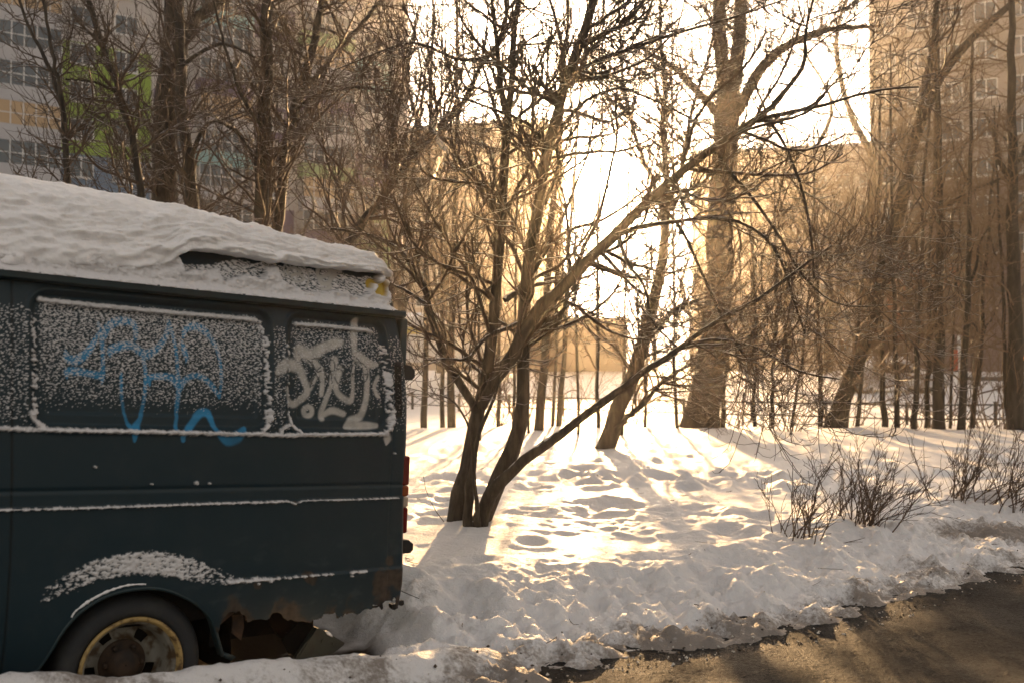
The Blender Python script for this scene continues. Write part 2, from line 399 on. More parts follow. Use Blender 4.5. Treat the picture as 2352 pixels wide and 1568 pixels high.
def axis(lo, hi, step, a, bnd, g=1.055, mx=9.0):
    c = list(np.arange(lo, hi+1e-6, step)); st = step; v = hi
    while v < bnd: st = min(st*g, mx); v += st; c.append(v)
    st = step; v = lo; l = []
    while v > a: st = min(st*g, mx); v -= st; l.append(v)
    return np.array(l[::-1]+c)
gx = axis(-2.6, 5.6, 0.024, -320, 320); gy = axis(3.4, 10.2, 0.024, -120, 420, 1.04)
GX, GY = np.meshgrid(gx, gy, indexing='ij')
GZ, GD, GS = ground(GX.ravel(), GY.ravel(), True)
nx, ny = GX.shape; ii = np.arange(nx*ny).reshape(nx, ny)
q = np.stack((ii[:-1,:-1], ii[1:,:-1], ii[1:,1:], ii[:-1,1:]), -1).reshape(-1,4)
snow = mesh_np('snowy_ground', np.column_stack((GX.ravel(), GY.ravel(), GZ)), q, M_snow, attrs={'dirt': GD, 'soil': GS})
tag(snow, kind='structure')
rxa = axis(-1.2, 4.6, 0.013, -60, 60, 1.07, 3.0); rtb = np.concatenate((np.arange(-.45, 2.6, .013), 2.6+np.cumsum(.013*1.12**np.arange(1, 34))))
RX, RT = np.meshgrid(rxa, rtb, indexing='ij')
RY = np.interp(RX, EX, EYv)-RT*1.25
def road_z(x, y, tt):
    n_ = sst(14, 7, np.hypot(x, y))
    return .012*fbm(x*1.1, y*1.1, 3, 201)*n_+n_*(.0050*fbm(x*9, y*9, 3, 203)+.0050*np.abs(perlin(x*30, y*30, 205))+.0040*perlin(x*70, y*70, 207)-.010*np.exp(-((RT-1.25+.1*perlin(x*.8, y*.8, 215))/.16)**2)-.010*np.exp(-((RT-2.0+.1*perlin(x*.8, y*.8, 216))/.16)**2))+.006*np.sin((y-.8*x)*11+2*fbm(x, y, 2, 209))*sst(.25, .6, perlin(x*.6, y*.6, 211)+.45)*n_
k_ = np.arange(RX.size).reshape(RX.shape); rq = np.stack((k_[:-1,:-1], k_[:-1,1:], k_[1:,1:], k_[1:,:-1]), -1).reshape(-1,4)
tag(mesh_np('road', np.column_stack((RX.ravel(), RY.ravel(), road_z(RX, RY, RT).ravel())), rq, M_road), kind='structure')

# crumbs of ice and grit thrown along the edge of the road
ico = np.array([(0,0,1),(.9,0,.1),(.25,.85,.2),(-.75,.5,0),(-.7,-.55,.1),(.3,-.85,0),(0,0,-.8)])
icf = [(0,1,2),(0,2,3),(0,3,4),(0,4,5),(0,5,1),(6,2,1),(6,3,2),(6,4,3),(6,5,4),(6,1,5)]
mb = MB(); mg = MB()
for i in range(800):
    x_ = RNG.uniform(-1.6, 4.6); e_ = float(np.interp(x_, EX, EYv)); d_ = abs(RNG.normal())*.35-.22
    y_ = e_+d_
    r_ = RNG.uniform(.003, .010)*(1.6 if RNG.random() < .12 else 1)
    v_ = ico*RNG.uniform(.6, 1.3, (7,3))*r_; a_ = RNG.uniform(0, 6.28)
    v_ = np.column_stack((v_[:,0]*math.cos(a_)-v_[:,1]*math.sin(a_), v_[:,0]*math.sin(a_)+v_[:,1]*math.cos(a_), v_[:,2]*.8))
    z_ = max(0.0, gz(x_, y_))
    (mb if RNG.random() < .45 else mg).add(v_+np.array((x_, y_, z_+r_*.4)), None, icf)
tag(mb.build('ice_crumbs', mat('ice_crumb', (0.62,0.58,0.52), 0.5), smooth=False), kind='stuff')
tag(mg.build('grit', mat('grit', (0.06,0.045,0.033), 0.8), smooth=False), kind='stuff')


ml = MB()
for i in range(150):
    x_ = RNG.uniform(-1.2, 5.0); y_ = RNG.uniform(5.6, 13.5)
    if y_ < float(np.interp(x_, EX, EYv))+.3 or (x_ < -.3 and y_ < 6.6): continue
    a_ = RNG.uniform(0, 6.28); L_ = abs(RNG.normal())*.035+.012; d_ = np.array((math.cos(a_), math.sin(a_), 0))*L_
    p_ = np.array((x_, y_, gz(x_, y_)+.004)); ml.tube([p_-d_, p_+RNG.normal(0, .006, 3)*np.array((1,1,0)), p_+d_+np.array((0,0,RNG.uniform(0,.012)))], RNG.uniform(.0012,.0028), 4)
tag(ml.build('twig_litter', M_bush), kind='stuff')

# ------------------------------------------------------------------ buildings
M_beige = mat('beige_render', (0.46,0.44,0.43), 0.85, noise=(0.6, (0.40,0.38,0.37), 0.4, 0.7))
M_lime = mat('lime_cladding', (0.23,0.34,0.05), 0.7, noise=(0.8, (0.20,0.30,0.045), 0.4, 0.7))
M_blueg = mat('blue_grey_cladding', (0.13,0.19,0.27), 0.7)
M_plum = mat('plum_cladding', (0.105,0.075,0.135), 0.7)
M_teal = mat('pale_teal_cladding', (0.20,0.35,0.36), 0.7)
M_paleg = mat('pale_green_cladding', (0.24,0.33,0.16), 0.7)
M_white = mat('white_frame', (0.62,0.62,0.62), 0.5)
M_greyp = mat('pale_grey_panel', (0.40,0.40,0.42), 0.55)
M_pane = mat('window_pane', (0.05,0.07,0.09), 0.08, spec=0.7)
M_warm = mat('curtained_interior', (0.42,0.30,0.18), 0.7)
M_brick = mat('terracotta_wall', (0.34,0.13,0.07), 0.85, noise=(0.7, (0.26,0.10,0.06), 0.4, 0.7))
M_mauve = mat('mauve_brown_wall', (0.21,0.155,0.15), 0.85, noise=(0.5, (0.17,0.125,0.115), 0.4, 0.7))
M_dun = mat('dun_render', (0.30,0.26,0.235), 0.85, noise=(0.6, (0.26,0.225,0.20), 0.4, 0.7))
M_garage = mat('brown_wall', (0.14,0.095,0.07), 0.85, noise=(0.8, (0.10,0.07,0.055), 0.4, 0.7))
M_conc = mat('dark_concrete', (0.10,0.09,0.085), 0.9)
M_sand = mat('sand_wall', (0.42,0.36,0.30), 0.85, noise=(0.4, (0.35,0.30,0.26), 0.4, 0.7))

def window_proto(name, wdt, hgt, parent, n=2):
    """frame ring with mullion and a pane set back inside it; local: x along wall, y out of wall (negative), z up"""
    f = MB(); e = .09
    f.box((-wdt/2, -.06, 0), (wdt/2, .02, e)); f.box((-wdt/2, -.06, hgt-e), (wdt/2, .02, hgt))
    f.box((-wdt/2, -.06, e), (-wdt/2+e, .02, hgt-e)); f.box((wdt/2-e, -.06, e), (wdt/2, .02, hgt-e))
    for i in range(1, n):
        xx = -wdt/2+wdt*i/n; f.box((xx-.045, -.055, e), (xx+.045, .015, hgt-e))
    f.box((-wdt/2-.05, -.12, -.06), (wdt/2+.05, .0, -.004))
    fo = f.build(name, M_white, parent)
    p = MB()
    xs = [-wdt/2+e]+[-wdt/2+wdt*i/n for i in range(1, n)]+[wdt/2-e]
    for i in range(n):
        p.box((xs[i]+(.05 if i else .002), -.02, e+.002), (xs[i+1]-(.05 if i < n-1 else .002), -.005, hgt-e-.002))
    p.build('pane', M_pane, fo)
    return fo
def dup(o, parent, loc):
    c = o.copy(); C.objects.link(c); c.parent = parent; c.location = loc
    for ch in list(o.children):
        d = ch.copy(); C.objects.link(d); d.parent = c
    return c
def copies(proto, parent, locs):
    for i, l in enumerate(locs):
        if i == 0: proto.location = l
        else: dup(proto, parent, l)

Z0 = 0.9
# long apartment block on the left, running away from the camera
bl = empty('apartment_block', (-32.0, 73.0, Z0), 'tall beige apartment block on the left with lime green cladding and glazed balconies', 'apartment block', rot=(0,0,math.atan2(.59,.807)))
bw = MB(); bw.box((-26, 0, 0), (28, 14, 39)); bw.build('wall', M_beige, bl)
def panel(x0, x1, z0, z1, m, nm='cladding_panel', holes=()):
    p = MB(); p.box((x0, -.05, z0), (x1, -.004, z1)); return p.build(nm, m, bl)
H = 2.8
panel(-1.2, 5.2, 16.6, 24.9, M_lime); panel(-1.2, 5.2, -.0, 16.59, M_blueg)
panel(13.2, 17.0, 8.4, 14.0, M_plum); panel(22.4, 26.2, 8.4, 14.0, M_paleg); panel(22.4, 26.2, 2.8, 8.39, M_teal)
panel(22.4, 26.2, 16.8, 19.6, M_plum); panel(13.2, 17.0, 19.6, 22.4, M_plum); panel(22.4, 26.2, 25.2, 28, M_teal)
panel(5.4, 8.3, 8.4, 11.2, M_teal); panel(5.4, 8.3, 19.6, 22.4, M_plum); panel(13.2, 17.0, 2.8, 5.6, M_teal); panel(13.2, 17., 28, 30.8, M_plum)
wp = window_proto('window', 1.75, 1.55, bl)
locs = []
for x_ in (0.2, 3.3, 6.9, 15.1, 24.3):
    for k_ in range(3, 13): locs.append((x_, -.075, .85+H*k_))
copies(wp, bl, locs)
def balcony(x0, x1, depth, mpar, mglass, frames, name):
    """one storey of a glazed loggia: slab, parapet, then glazing with its frame as sub-parts"""
    p = MB(); p.box((x0, -depth, 0), (x1, -.01, .16)); p.box((x0, -depth, .165), (x1, -depth+.08, 1.15)); p.box((x0, -depth+.085, .165), (x0+.08, -.01, 1.15)); p.box((x1-.08, -depth+.085, .165), (x1, -.01, 1.15))
    o = p.build(name, mpar, bl)
    g_ = MB(); g_.box((x0+.06, -depth+.02, 1.16), (x1-.06, -depth+.05, H-.01)); g_.build('glazing', mglass, o)
    f = MB(); n = frames
    for i in range(n+1):
        xx = x0+(x1-x0-.07)*i/n; f.box((xx, -depth-.03, 1.155), (xx+.07, -depth+.015, H-.005))
    f.box((x0, -depth-.035, 1.9), (x1, -depth-.005+.015, 1.96)); f.build('frame', M_white, o)
    return o
for (x0, x1, k0, variants) in ((-5.6, -1.4, 3, ((M_greyp, M_pane), (M_greyp, M_warm), (M_greyp, M_pane))),
                               (-10.6, -6.4, 3, ((M_greyp, M_pane), (M_greyp, M_warm))),
                               (8.6, 13.0, 3, ((M_plum, M_pane), (M_greyp, M_warm), (M_teal, M_pane), (M_greyp, M_pane))),
                               (17.3, 22.1, 3, ((M_greyp, M_warm), (M_plum, M_pane), (M_greyp, M_pane), (M_paleg, M_pane)))):
    protos = {}
    for k_ in range(k0, 13):
        v_ = (k_*7+int(x0)) % len(variants)
        if v_ not in protos:
            protos[v_] = balcony(x0, x1, 1.15, variants[v_][0], variants[v_][1], 5, 'balcony'); protos[v_].location = (0, 0, H*k_)
        else: dup(protos[v_], bl, (0, 0, H*k_))
# low shop row at the foot of the block, seen between trunks
def simple_block(name, label, cat, p0, p1, depth, z1, mwall, cols, rows, z0=3.2, hh=3.0, ww=1.5, wh=1.5, roofm=None):
    p0 = np.array(p0); p1 = np.array(p1); L = float(np.linalg.norm(p1-p0)); a = math.atan2(p1[1]-p0[1], p1[0]-p0[0])
    e = empty(name, (p0[0], p0[1], Z0), label, cat, rot=(0,0,a))
    m_ = MB(); m_.box((0,0,0), (L, depth, z1)); m_.build('wall', mwall, e)
    r_ = MB(); r_.box((-.15, -.15, z1+.003), (L+.15, depth+.15, z1+.35)); r_.build('roof', roofm or M_greyp, e)
    if cols:
        wp = window_proto('window', ww, wh, e)
        copies(wp, e, [(L*(i+.5)/cols, -.075, z0+j*hh) for i in range(cols) for j in range(rows)])
    return e
def gp(px, Y): return (ray(px, 850)[0]*Y, Y)
simple_block('apartment_block', 'distant pale sand coloured block just left of the sun behind the trees', 'apartment block', gp(800, 150), gp(1248, 142), 14, 36.5, M_sand, 9, 9, 3.0, 3.5, 1.7, 1.7)
simple_block('apartment_block', 'distant sand coloured block just right of the sun between the big trunks', 'apartment block', gp(1592, 128), gp(2080, 122), 14, 28.6, M_sand, 9, 7, 3.0, 3.4, 1.7, 1.7)
rb = simple_block('apartment_block', 'tall grey brown apartment block on the right with a terracotta patch low down', 'apartment block', gp(2004, 80), gp(2760, 70), 14, 38, M_mauve, 9, 9, 9.6, 3.0, 1.6, 1.5)
p = MB(); p.box((0.0, -.06, 15.5), (24, -.004, 38)); p.build('cladding_panel', M_dun, rb)
p = MB(); p.box((1.2, -.05, 3.2), (8.6, -.004, 10.8)); p.build('cladding_panel', M_brick, rb)
p = MB(); 
p
simple_block('garage', 'long low brown garage with a flat roof beyond the bright snow field', 'garage', gp(1215, 62), gp(1440, 62), 6, 3.6, M_garage, 0, 0, roofm=M_conc)
simple_block('service_building', 'low brown building with a dark roof edge behind the trees on the right', 'building', gp(2080, 66), gp(2560, 60), 8, 5.6, M_mauve, 0, 0, roofm=M_conc)
lw = MB(); x0, y0 = gp(2225, 52); x1, y1 = gp(2480, 50)
lw.prism([(x0,y0,.9),(x1,y1,.9),(x1,y1,1.28),(x0,y0,1.28)], (0,.4,0)); o = lw.build('low_wall', M_conc); tag(o, 'low dark concrete wall at the far edge of the snow on the right', 'wall')

# ------------------------------------------------------------------ low park fence
FA, FB = np.array((-14.0, 43.7)), np.array((24.0, 17.4))
FA, FB = np.array((-9.0, 40.3)), np.array((19.5, 20.6))
Lf = float(np.linalg.norm(FB-FA)); nf = 16; ang = math.atan2(*(FB-FA)[::-1])
fr = empty('park_fence', (FA[0], FA[1], 0), 'low thin metal fence with crossed bars standing in the snow behind the trees', 'fence')
M_fence = mat('fence_paint', (0.03,0.03,0.028), 0.5)
def fpt(tt): return FA+(FB-FA)*tt
post0 = None
for i in range(nf+1):
    q_ = fpt(i/nf); zz = max(gz(*q_), -.2)
    if post0 is None:
        m_ = MB(); m_.box((-.035,-.035,-.3), (.035,.035,.60)); m_.box((-.05,-.05,.603), (.05,.05,.63)); post0 = m_.build('post', M_fence, fr); p_ = post0
    else:
        p_ = post0.copy(); C.objects.link(p_); p_.parent = fr
    p_.location = (q_[0]-FA[0], q_[1]-FA[1], zz); p_.rotation_euler = (0,0,ang)
    if i < nf:
        q2 = fpt((i+1)/nf); z2 = max(gz(*q2), -.2); m_ = MB()
        a_ = np.array((*(q_-FA), zz)); b_ = np.array((*(q2-FA), z2)); u3 = lambda h: np.array((0,0,h))
        lerp = lambda f_, h: a_+(b_-a_)*f_+u3(h)
        m_.tube([lerp(.02,.55), lerp(.98,.55)], .022, 5); m_.tube([lerp(.02,.18), lerp(.98,.18)], .02, 5)
        for s_ in (0, .333, .666):
            m_.tube([lerp(s_+.02,.18), lerp(s_+.31,.55)], .013, 4); m_.tube([lerp(s_+.02,.55), lerp(s_+.31,.18)], .013, 4)
        m_.build('bar_panel', M_fence, fr)

# ------------------------------------------------------------------ vehicles parked beyond the field
M_vwhite = mat('white_car_paint', (0.55,0.54,0.52), 0.35)
M_vstripe = mat('yellow_stripe', (0.42,0.33,0.10), 0.4)
M_vsnow = mat('car_snow', SNOWC, 0.7, bump=(8, .4, .05))
def car(name, label, cat, x, y, z, heading, prof, width, wheels, glass, mbody, snowline, stripe=None):
    e = empty(name, (x, y, z), label, cat, rot=(0,0,heading))
    m_ = MB(); p = [(u_, -width/2, v_) for u_, v_ in prof]; m_.prism(p, (0, width, 0)); m_.build('body', mbody, e)
    for (g_) in glass:
        m_ = MB(); m_.prism([(u_, -width/2-.012, v_) for u_, v_ in g_], (0, .01, 0)); m_.build('side_window', M_glass, e)
    for u_ in wheels:
        for sd in (-1, 1):
            wo = MB(); wo.lathe([(.18,-.09),(.3,-.1),(.33,-.06),(.33,.06),(.3,.1),(.18,.09)], 20); w_ = wo.build('wheel', M_rubber, e); w_.location = (u_, sd*(width/2-.1), .33)
            ro = MB(); ro.lathe([(.02,-.08),(.12,-.1),(.185,-.085)] if sd < 0 else [(.02,.08),(.12,.1),(.185,.085)], 16); ro.build('rim', M_greyp, w_)
    if stripe:
        m_ = MB(); m_.box((stripe[0], -width/2-.014, stripe[2]), (stripe[1], -width/2-.003, stripe[3])); m_.build('stripe', M_vstripe, e)
    # snow lying on it: a lumpy slab following the top of the profile
    us = np.linspace(snowline[0][0], snowline[-1][0], 40); vs = np.interp(us, [a for a, _ in snowline], [b_ for _, b_ in snowline])
    ws = np.linspace(-1, 1, 17); U_, W_ = np.meshgrid(us, ws, indexing='ij'); V_ = np.repeat(vs[:,None], 17, 1)
    th = .22*np.sqrt(np.clip(1-np.abs(W_)**4, 0, 1))*np.sqrt(np.clip(1-(2*(U_-us[0])/(us[-1]-us[0])-1)**6, 0, 1))+.03*fbm(U_*2, W_*2, 3, 5)
    top_ = np.stack((U_, W_*width/2*.98, V_+np.maximum(th, 0)+.004), -1); bot_ = np.stack((U_, W_*width/2*.98, V_-.03), -1)
    k_ = np.arange(40*17).reshape(40,17)
    qq = np.stack((k_[:-1,:-1], k_[1:,:-1], k_[1:,1:], k_[:-1,1:]), -1).reshape(-1,4)
    return e, mesh_np('snow_cover', np.vstack((top_.reshape(-1,3), bot_.reshape(-1,3))), np.vstack((qq, qq[:,::-1]+680)), M_vsnow, e)
Yv = 47.0
vx0 = ray(985, 850)[0]*Yv
zv = gz(vx0, Yv)
car('delivery_van', 'white van with snowy roof and pale yellow stripe parked beyond the snow field', 'van', vx0, Yv, max(zv, EYE+ray(0,846)[1]*Yv-.05), .06,
    [(-2.8,.35),(2.7,.35),(2.75,.9),(2.55,1.15),(1.45,1.3),(.75,2.3),(.5,2.42),(-2.75,2.42),(-2.85,2.2)], 2.0, (-1.8, 1.75),
    [[(-.2,1.45),(1.25,1.4),(.7,2.1),(-.2,2.15)]], M_vwhite, [(-2.8,2.42),(.5,2.42),(.8,2.25)], (-2.7, -.25, 1.62, 1.95))
Yc = 44.0; cx_ = ray(2045, 850)[0]*Yc
car('parked_car', 'car buried under snow parked far off among the thin trunks on the right', 'car', cx_, Yc, gz(cx_, Yc)-.1, -.1,
    [(-2.0,.3),(2.0,.3),(2.05,.75),(1.1,.9),(.6,1.4),(-.9,1.42),(-1.5,.95),(-2.05,.85)], 1.7, (-1.25, 1.25),
    [[(-.95,.95),(.85,.92),(.5,1.3),(-.8,1.32)]], M_greyp, [(-1.95,.86),(-1.5,.97),(-.9,1.42),(.6,1.4),(1.1,.9),(2.0,.76)])

# sign post and small amber lamp far right
sx, sy = ray(2204, 850)[0]*45, 45.0; sz = gz(sx, sy)
e = empty('sign_post', (sx, sy, sz), 'thin white post with a small red sign standing far off on the right', 'sign post')
m_ = MB(); m_.tube([(0,0,-.2), (0,0,2.5)], .07, 8); m_.build('post', M_white, e)
m_ = MB(); m_.box((-.42,-.05,.9), (-.08,-.03,1.85), .01); m_.build('sign_plate', mat('red_sign', (0.42,0.07,0.03), 0.5), e)
Yl = 42.0; lx, lz = ray(2346, 821)[0]*Yl, EYE+ray(2346, 821)[1]*Yl
e = empty('signal_lamp', (lx, Yl, gz(lx, Yl)), 'small glowing amber lamp on a dark post at the right edge', 'lamp')
zz = lz-gz(lx, Yl)
m_ = MB(); m_.tube([(0,0,-.2), (0,0,zz-.3)], .05, 8); m_.build('post', M_black, e)
m_ = MB(); m_.box((-.2,-.1,zz-.3), (.2,.12,zz+.55), .02); m_.build('housing', M_black, e)
m_ = MB(); m_.lathe([(0.005,-.16),(.08,-.15),(.12,-.11)], 16); o = m_.build('lens', mat('amber_light', (0.8,0.2,0.02), 0.3, emit=((1.0,0.26,0.03), 2.2)), e); o.location = (0,0,zz)

# ------------------------------------------------------------------ trees
UP = np.array((0,0,1.0))
def walk(p, d, L, k, sig, g0, g1, rng):
    """n branches walked k points; g0 / g1 = vertical pull at the start and at the tip"""
    n = len(p); P = np.zeros((n, k, 3)); P[:,0] = p; d = d/np.linalg.norm(d, axis=1, keepdims=True)
    st = (L/(k-1))[:,None]
    for i in range(1, k):
        f = i/(k-1)
        d = d+rng.normal(0, sig, (n,3))+UP*((g0*(1-f)+g1*f)/(k-1)*3)
        d /= np.linalg.norm(d, axis=1, keepdims=True)
        P[:,i] = P[:,i-1]+d*st
    return P
def spawn(P, R, count, t0, t1, len_lo, len_hi, a_lo, a_hi, k, sig, g0, g1, rng, rfac=0.55, rmin=.002, rmax=1, weights=None, bias=None, lscale=True):
    n, kk, _ = P.shape
    if weights is None: weights = np.linalg.norm(np.diff(P, axis=1), axis=2).sum(1)
    par = rng.choice(n, count, p=weights/weights.sum())
    tt = rng.uniform(t0, t1, count)
    x = tt*(kk-1); i0 = np.minimum(x.astype(int), kk-2); f = (x-i0)[:,None]
    base = P[par,i0]*(1-f)+P[par,i0+1]*f
    tan = P[par,i0+1]-P[par,i0]; tan /= np.linalg.norm(tan, axis=1, keepdims=True)+1e-9
    r0 = R[par,i0]*(1-f[:,0])+R[par,i0+1]*f[:,0]
    rnd = rng.normal(size=(count,3)); perp = rnd-tan*(rnd*tan).sum(1, keepdims=True); perp /= np.linalg.norm(perp, axis=1, keepdims=True)
    a = rng.uniform(a_lo, a_hi, count)[:,None]
    d = tan*np.cos(a)+perp*np.sin(a)
    if bias is not None: d = d+np.asarray(bias)
    L = rng.uniform(len_lo, len_hi, count)*((1.15-.6*tt) if lscale else 1)
    Pn = walk(base, d, L, k, sig, g0, g1, rng)
    rb = np.clip(r0*rfac, rmin, rmax)
    Rn = rb[:,None]*np.linspace(1, .42, k)[None]; Rn = np.maximum(Rn, rmin*.7)
    return Pn, Rn
def resample(pts, r, k):
    pts = np.asarray(pts, float); r = np.asarray(r, float); n = len(pts)
    # Catmull-Rom
    t = np.linspace(0, n-1, k); i = np.minimum(t.astype(int), n-2); f = (t-i)[:,None]
    g_ = lambda j: pts[np.clip(j, 0, n-1)]
    p0, p1, p2, p3 = g_(i-1), g_(i), g_(i+1), g_(i+2)
    P = .5*((2*p1)+(-p0+p2)*f+(2*p0-5*p1+4*p2-p3)*f*f+(-p0+3*p1-3*p2+p3)*f**3)
    return P, np.interp(t, np.arange(n), r)
LK = 22
def limb_px(rows, Y, rng, dy=0.0, y0=0.0, wob=0.012):
    """rows of (px, py, width px); the limb leaves the picture plane by dy metres over its length"""
    pts, rr = [], []
    for i, (px, py, wd) in enumerate(rows):
        f = i/max(1, len(rows)-1); YY = Y+y0+dy*f
        pts.append(at(px, py, YY)); rr.append(wd/2.0*YY/F)
    P, R = resample(pts, rr, LK)
    P[1:-1] += rng.normal(0, wob, (LK-2,3))*np.minimum(1, R[1:-1,None]/.05)
    return P, R
def knotty(v, q, P, R, sides, rng):
    """roughen the ring vertices of thick limbs"""
    n = P.shape[0]*P.shape[1]
    c = np.repeat(P.reshape(-1,3), sides, 0); rr = np.repeat(R.ravel(), sides)[:,None]
    return c+(v-c)*(1+rng.normal(0, .055, (len(v),1)))
def make_tree(name, label, cat, group, base, limbs, seed, n1, n2, n3, l1=(.8,2.2), l2=(.35,1.0), l3=(.12,.45), droop=(-.2,.3), tw=.0028, t1=(.25,1.0), shoots=0, bias=None, mb_=None, mt_=None, sides=10, wl=None, a1=(.5,1.25), gap=None, zmin=0):
    rng = np.random.default_rng(seed); base = np.asarray(base, float)
    root = empty(name, base, label, cat, group)
    P0 = np.stack([l[0] for l in limbs]); R0 = np.stack([l[1] for l in limbs])
    v, q = tubes(P0, R0, sides); v = knotty(v, q, P0, R0, sides, rng)
    mesh_np('trunk', v-base, q, mb_ or M_bark, root)
    wts = np.linalg.norm(np.diff(P0, axis=1), axis=2).sum(1)
    if wl is not None: wts = wts*np.asarray(wl)
    vs, qs, off = [], [], 0
    def put(P, R, sd):
        nonlocal off
        if gap:                                  # twigs left out around the sun to stand in for its glare
            kx = P[...,0]/P[...,1]-gap[0]; kz = (P[...,2]-EYE)/P[...,1]-gap[1]
            near = (np.hypot(kx, kz).min(1) < gap[2]*(.6+.8*rng.random(len(P)))) & (rng.random(len(P)) < .8)
            P, R = P[~near], R[~near]
        v, q = tubes(P, R, sd); vs.append(v); qs.append(q+off); off += len(v)
    P1, R1 = spawn(P0, R0, n1, t1[0], t1[1], l1[0], l1[1], a1[0], a1[1], 12, .13, droop[0], droop[1], rng, .5, tw*1.9, .02, wts, bias)
    if zmin: keep = P1[:,:,2].min(1) > base[2]+zmin; P1, R1 = P1[keep], R1[keep]
    put(P1, R1, 5)
    P2, R2 = spawn(P1, R1, n2, .15, 1, l2[0], l2[1], .4, 1.1, 8, .16, droop[0]*.7, droop[1], rng, .6, tw*1.3, .008, None, bias)
    put(P2, R2, 4)
    if n3:
        PP = np.concatenate((P2, P1[:, np.linspace(0, 11, 8).astype(int)])); RR = np.concatenate((R2, R1[:, np.linspace(0, 11, 8).astype(int)]))
        P3, R3 = spawn(PP, RR, n3, .2, 1, l3[0], l3[1], .4, 1.0, 5, .18, .0, droop[1]*.8, rng, .7, tw, .004, None, bias)
        put(P3, R3, 3)
    if shoots:      # water shoots up the trunk
        P4, R4 = spawn(P0, R0, shoots, .02, .7, .25, .8, .6, 1.2, 6, .15, .5, .5, rng, .1, tw*1.2, .005, wts)
        put(P4, R4, 3)
    mesh_np('crown', np.vstack(vs)-base, np.vstack(qs), mt_ or M_twig, root)
    return root

def gbase(px, Y): x = ray(px, 850)[0]*Y; return (x, Y, gz(x, Y))
def root_in(rows, Y):
    """extend a limb's first point down to just below the snow at its foot"""
    px, py, wd = rows[0]; x = ray(px, py)[0]*Y; z = gz(x, Y)-.12
    pyb = 784-F*math.tan(math.atan2(z-EYE, Y)-PITCH)
    if pyb > py+4: rows = [(px-(rows[1][0]-px)*.3, pyb, wd*1.15)]+list(rows)
    return rows

# the many-stemmed tree beside the van
GAP = (*ray(1372, 405), .038)
rng = np.random.default_rng(5)
YM = 8.6
ML = [
 ([(1043,1212,54),(1060,1120,50),(1082,1030,46),(1100,950,48),(1116,860,42),(1132,750,38),(1146,600,34),(1158,420,32),(1166,290,28),(1176,190,24),(1182,70,19),(1200,-40,15),(1215,-160,11)], .35, 0),
 ([(1166,275,22),(1150,200,20),(1146,150,18),(1140,80,15),(1128,0,12),(1120,-100,8)], -.4, .15),
 ([(1094,950,30),(1068,895,31),(1030,840,30),(1003,775,28),(985,715,25),(975,665,22),(950,620,19),(925,582,17),(890,558,14),(830,535,11),(760,525,7)], .5, .05),
 ([(985,705,15),(940,672,12),(905,655,9),(880,640,6)], .3, .1),
 ([(1108,1185,56),(1145,1105,52),(1182,1020,50),(1198,950,46),(1200,850,45),(1203,720,42),(1215,600,41),(1232,500,40),(1242,420,38),(1262,330,37),(1290,230,36),(1318,140,34),(1345,60,32),(1375,-30,28),(1405,-140,22)], -.3, .1),
 ([(1106,935,36),(1135,880,42),(1165,830,46),(1205,762,46),(1250,705,44),(1300,650,41),(1355,595,38),(1420,530,36),(1480,470,34),(1560,400,32),(1640,340,30),(1700,300,27),(1745,270,24)], -.7, .05),
 ([(1735,278,21),(1790,225,18),(1845,150,14),(1850,80,11),(1868,0,9),(1890,-80,7)], .1, -.66),
 ([(1735,278,19),(1800,262,15),(1880,245,12),(1960,222,10),(2040,205,8),(2110,200,6)], -.6, -.66),
 ([(1105,1190,44),(1125,1140,40),(1160,1100,36),(1205,1055,33),(1270,1005,30),(1340,955,27),(1400,910,26),(1450,875,24),(1500,840,22),(1560,800,20),(1640,740,17),(1740,690,14),(1830,620,11),(1910,565,8)], -.9, -.1),
 ([(1350,598,22),(1400,550,21),(1470,523,18),(1560,508,15),(1650,502,13),(1730,525,11),(1790,590,9),(1820,680,8),(1850,770,6)], -.5, -.3),
 ([(1262,325,16),(1300,280,14),(1335,240,12),(1380,215,11),(1430,205,10),(1500,230,9),(1580,270,7),(1650,330,5)], -.3, 0),
 ([(1300,190,20),(1370,140,16),(1450,112,14),(1560,75,11),(1700,35,8),(1800,0,6)], .5, 0),
 ([(1195,742,17),(1134,766,15),(1105,787,12),(1074,822,10),(1020,824,9),(974,826,6)], -.4, 0),
 ([(1142,125,15),(1096,138,14),(1043,134,12),(981,107,10),(933,100,9),(861,124,7),(760,165,5)], -.6, 0),
 ([(1248,326,14),(1215,287,13),(1166,263,11),(1110,243,9),(1071,229,7),(1010,215,5)], -.5, 0),
 ([(1074,1198,30),(1078,1120,24),(1088,1050,18),(1102,990,14),(1140,900,9),(1150,830,6)], -.1, -.25),
 ([(1098,1195,14),(1092,1130,12),(1086,1060,11),(1080,990,9),(1050,930,7),(1010,905,5)], -.3, -.3),
 ([(1160,690,22),(1200,660,20),(1240,600,16),(1285,520,13),(1320,430,10),(1350,350,8),(1365,260,6)], .6, 0),
 ([(1755,262,14),(1800,330,11),(1840,430,9),(1862,540,8),(1870,640,6)], -.3, -.7),
 ([(1640,340,17),(1680,400,13),(1740,470,11),(1800,560,9),(1850,640,8),(1930,700,6),(2050,700,4)], -.5, -.5),
 ([(1500,455,15),(1560,520,12),(1600,600,10),(1640,690,9),(1690,790,7),(1740,850,5)], -.3, -.4),
 ([(1250,470,13),(1278,400,13),(1282,352,12),(1262,340,11),(1245,370,9)], -.1, -.15),
 ([(1560,800,16),(1640,780,13),(1740,800,11),(1830,850,8),(1930,870,6)], -.4, -.6),
 ([(1420,535,15),(1440,600,12),(1480,660,10),(1500,740,8),(1560,800,6)], -.3, -.4),
]
thin = lambda r: [(a, b_, c_*(.80 if b_ > 1100 else .74 if b_ > 1000 else .66)) for a, b_, c_ in r]
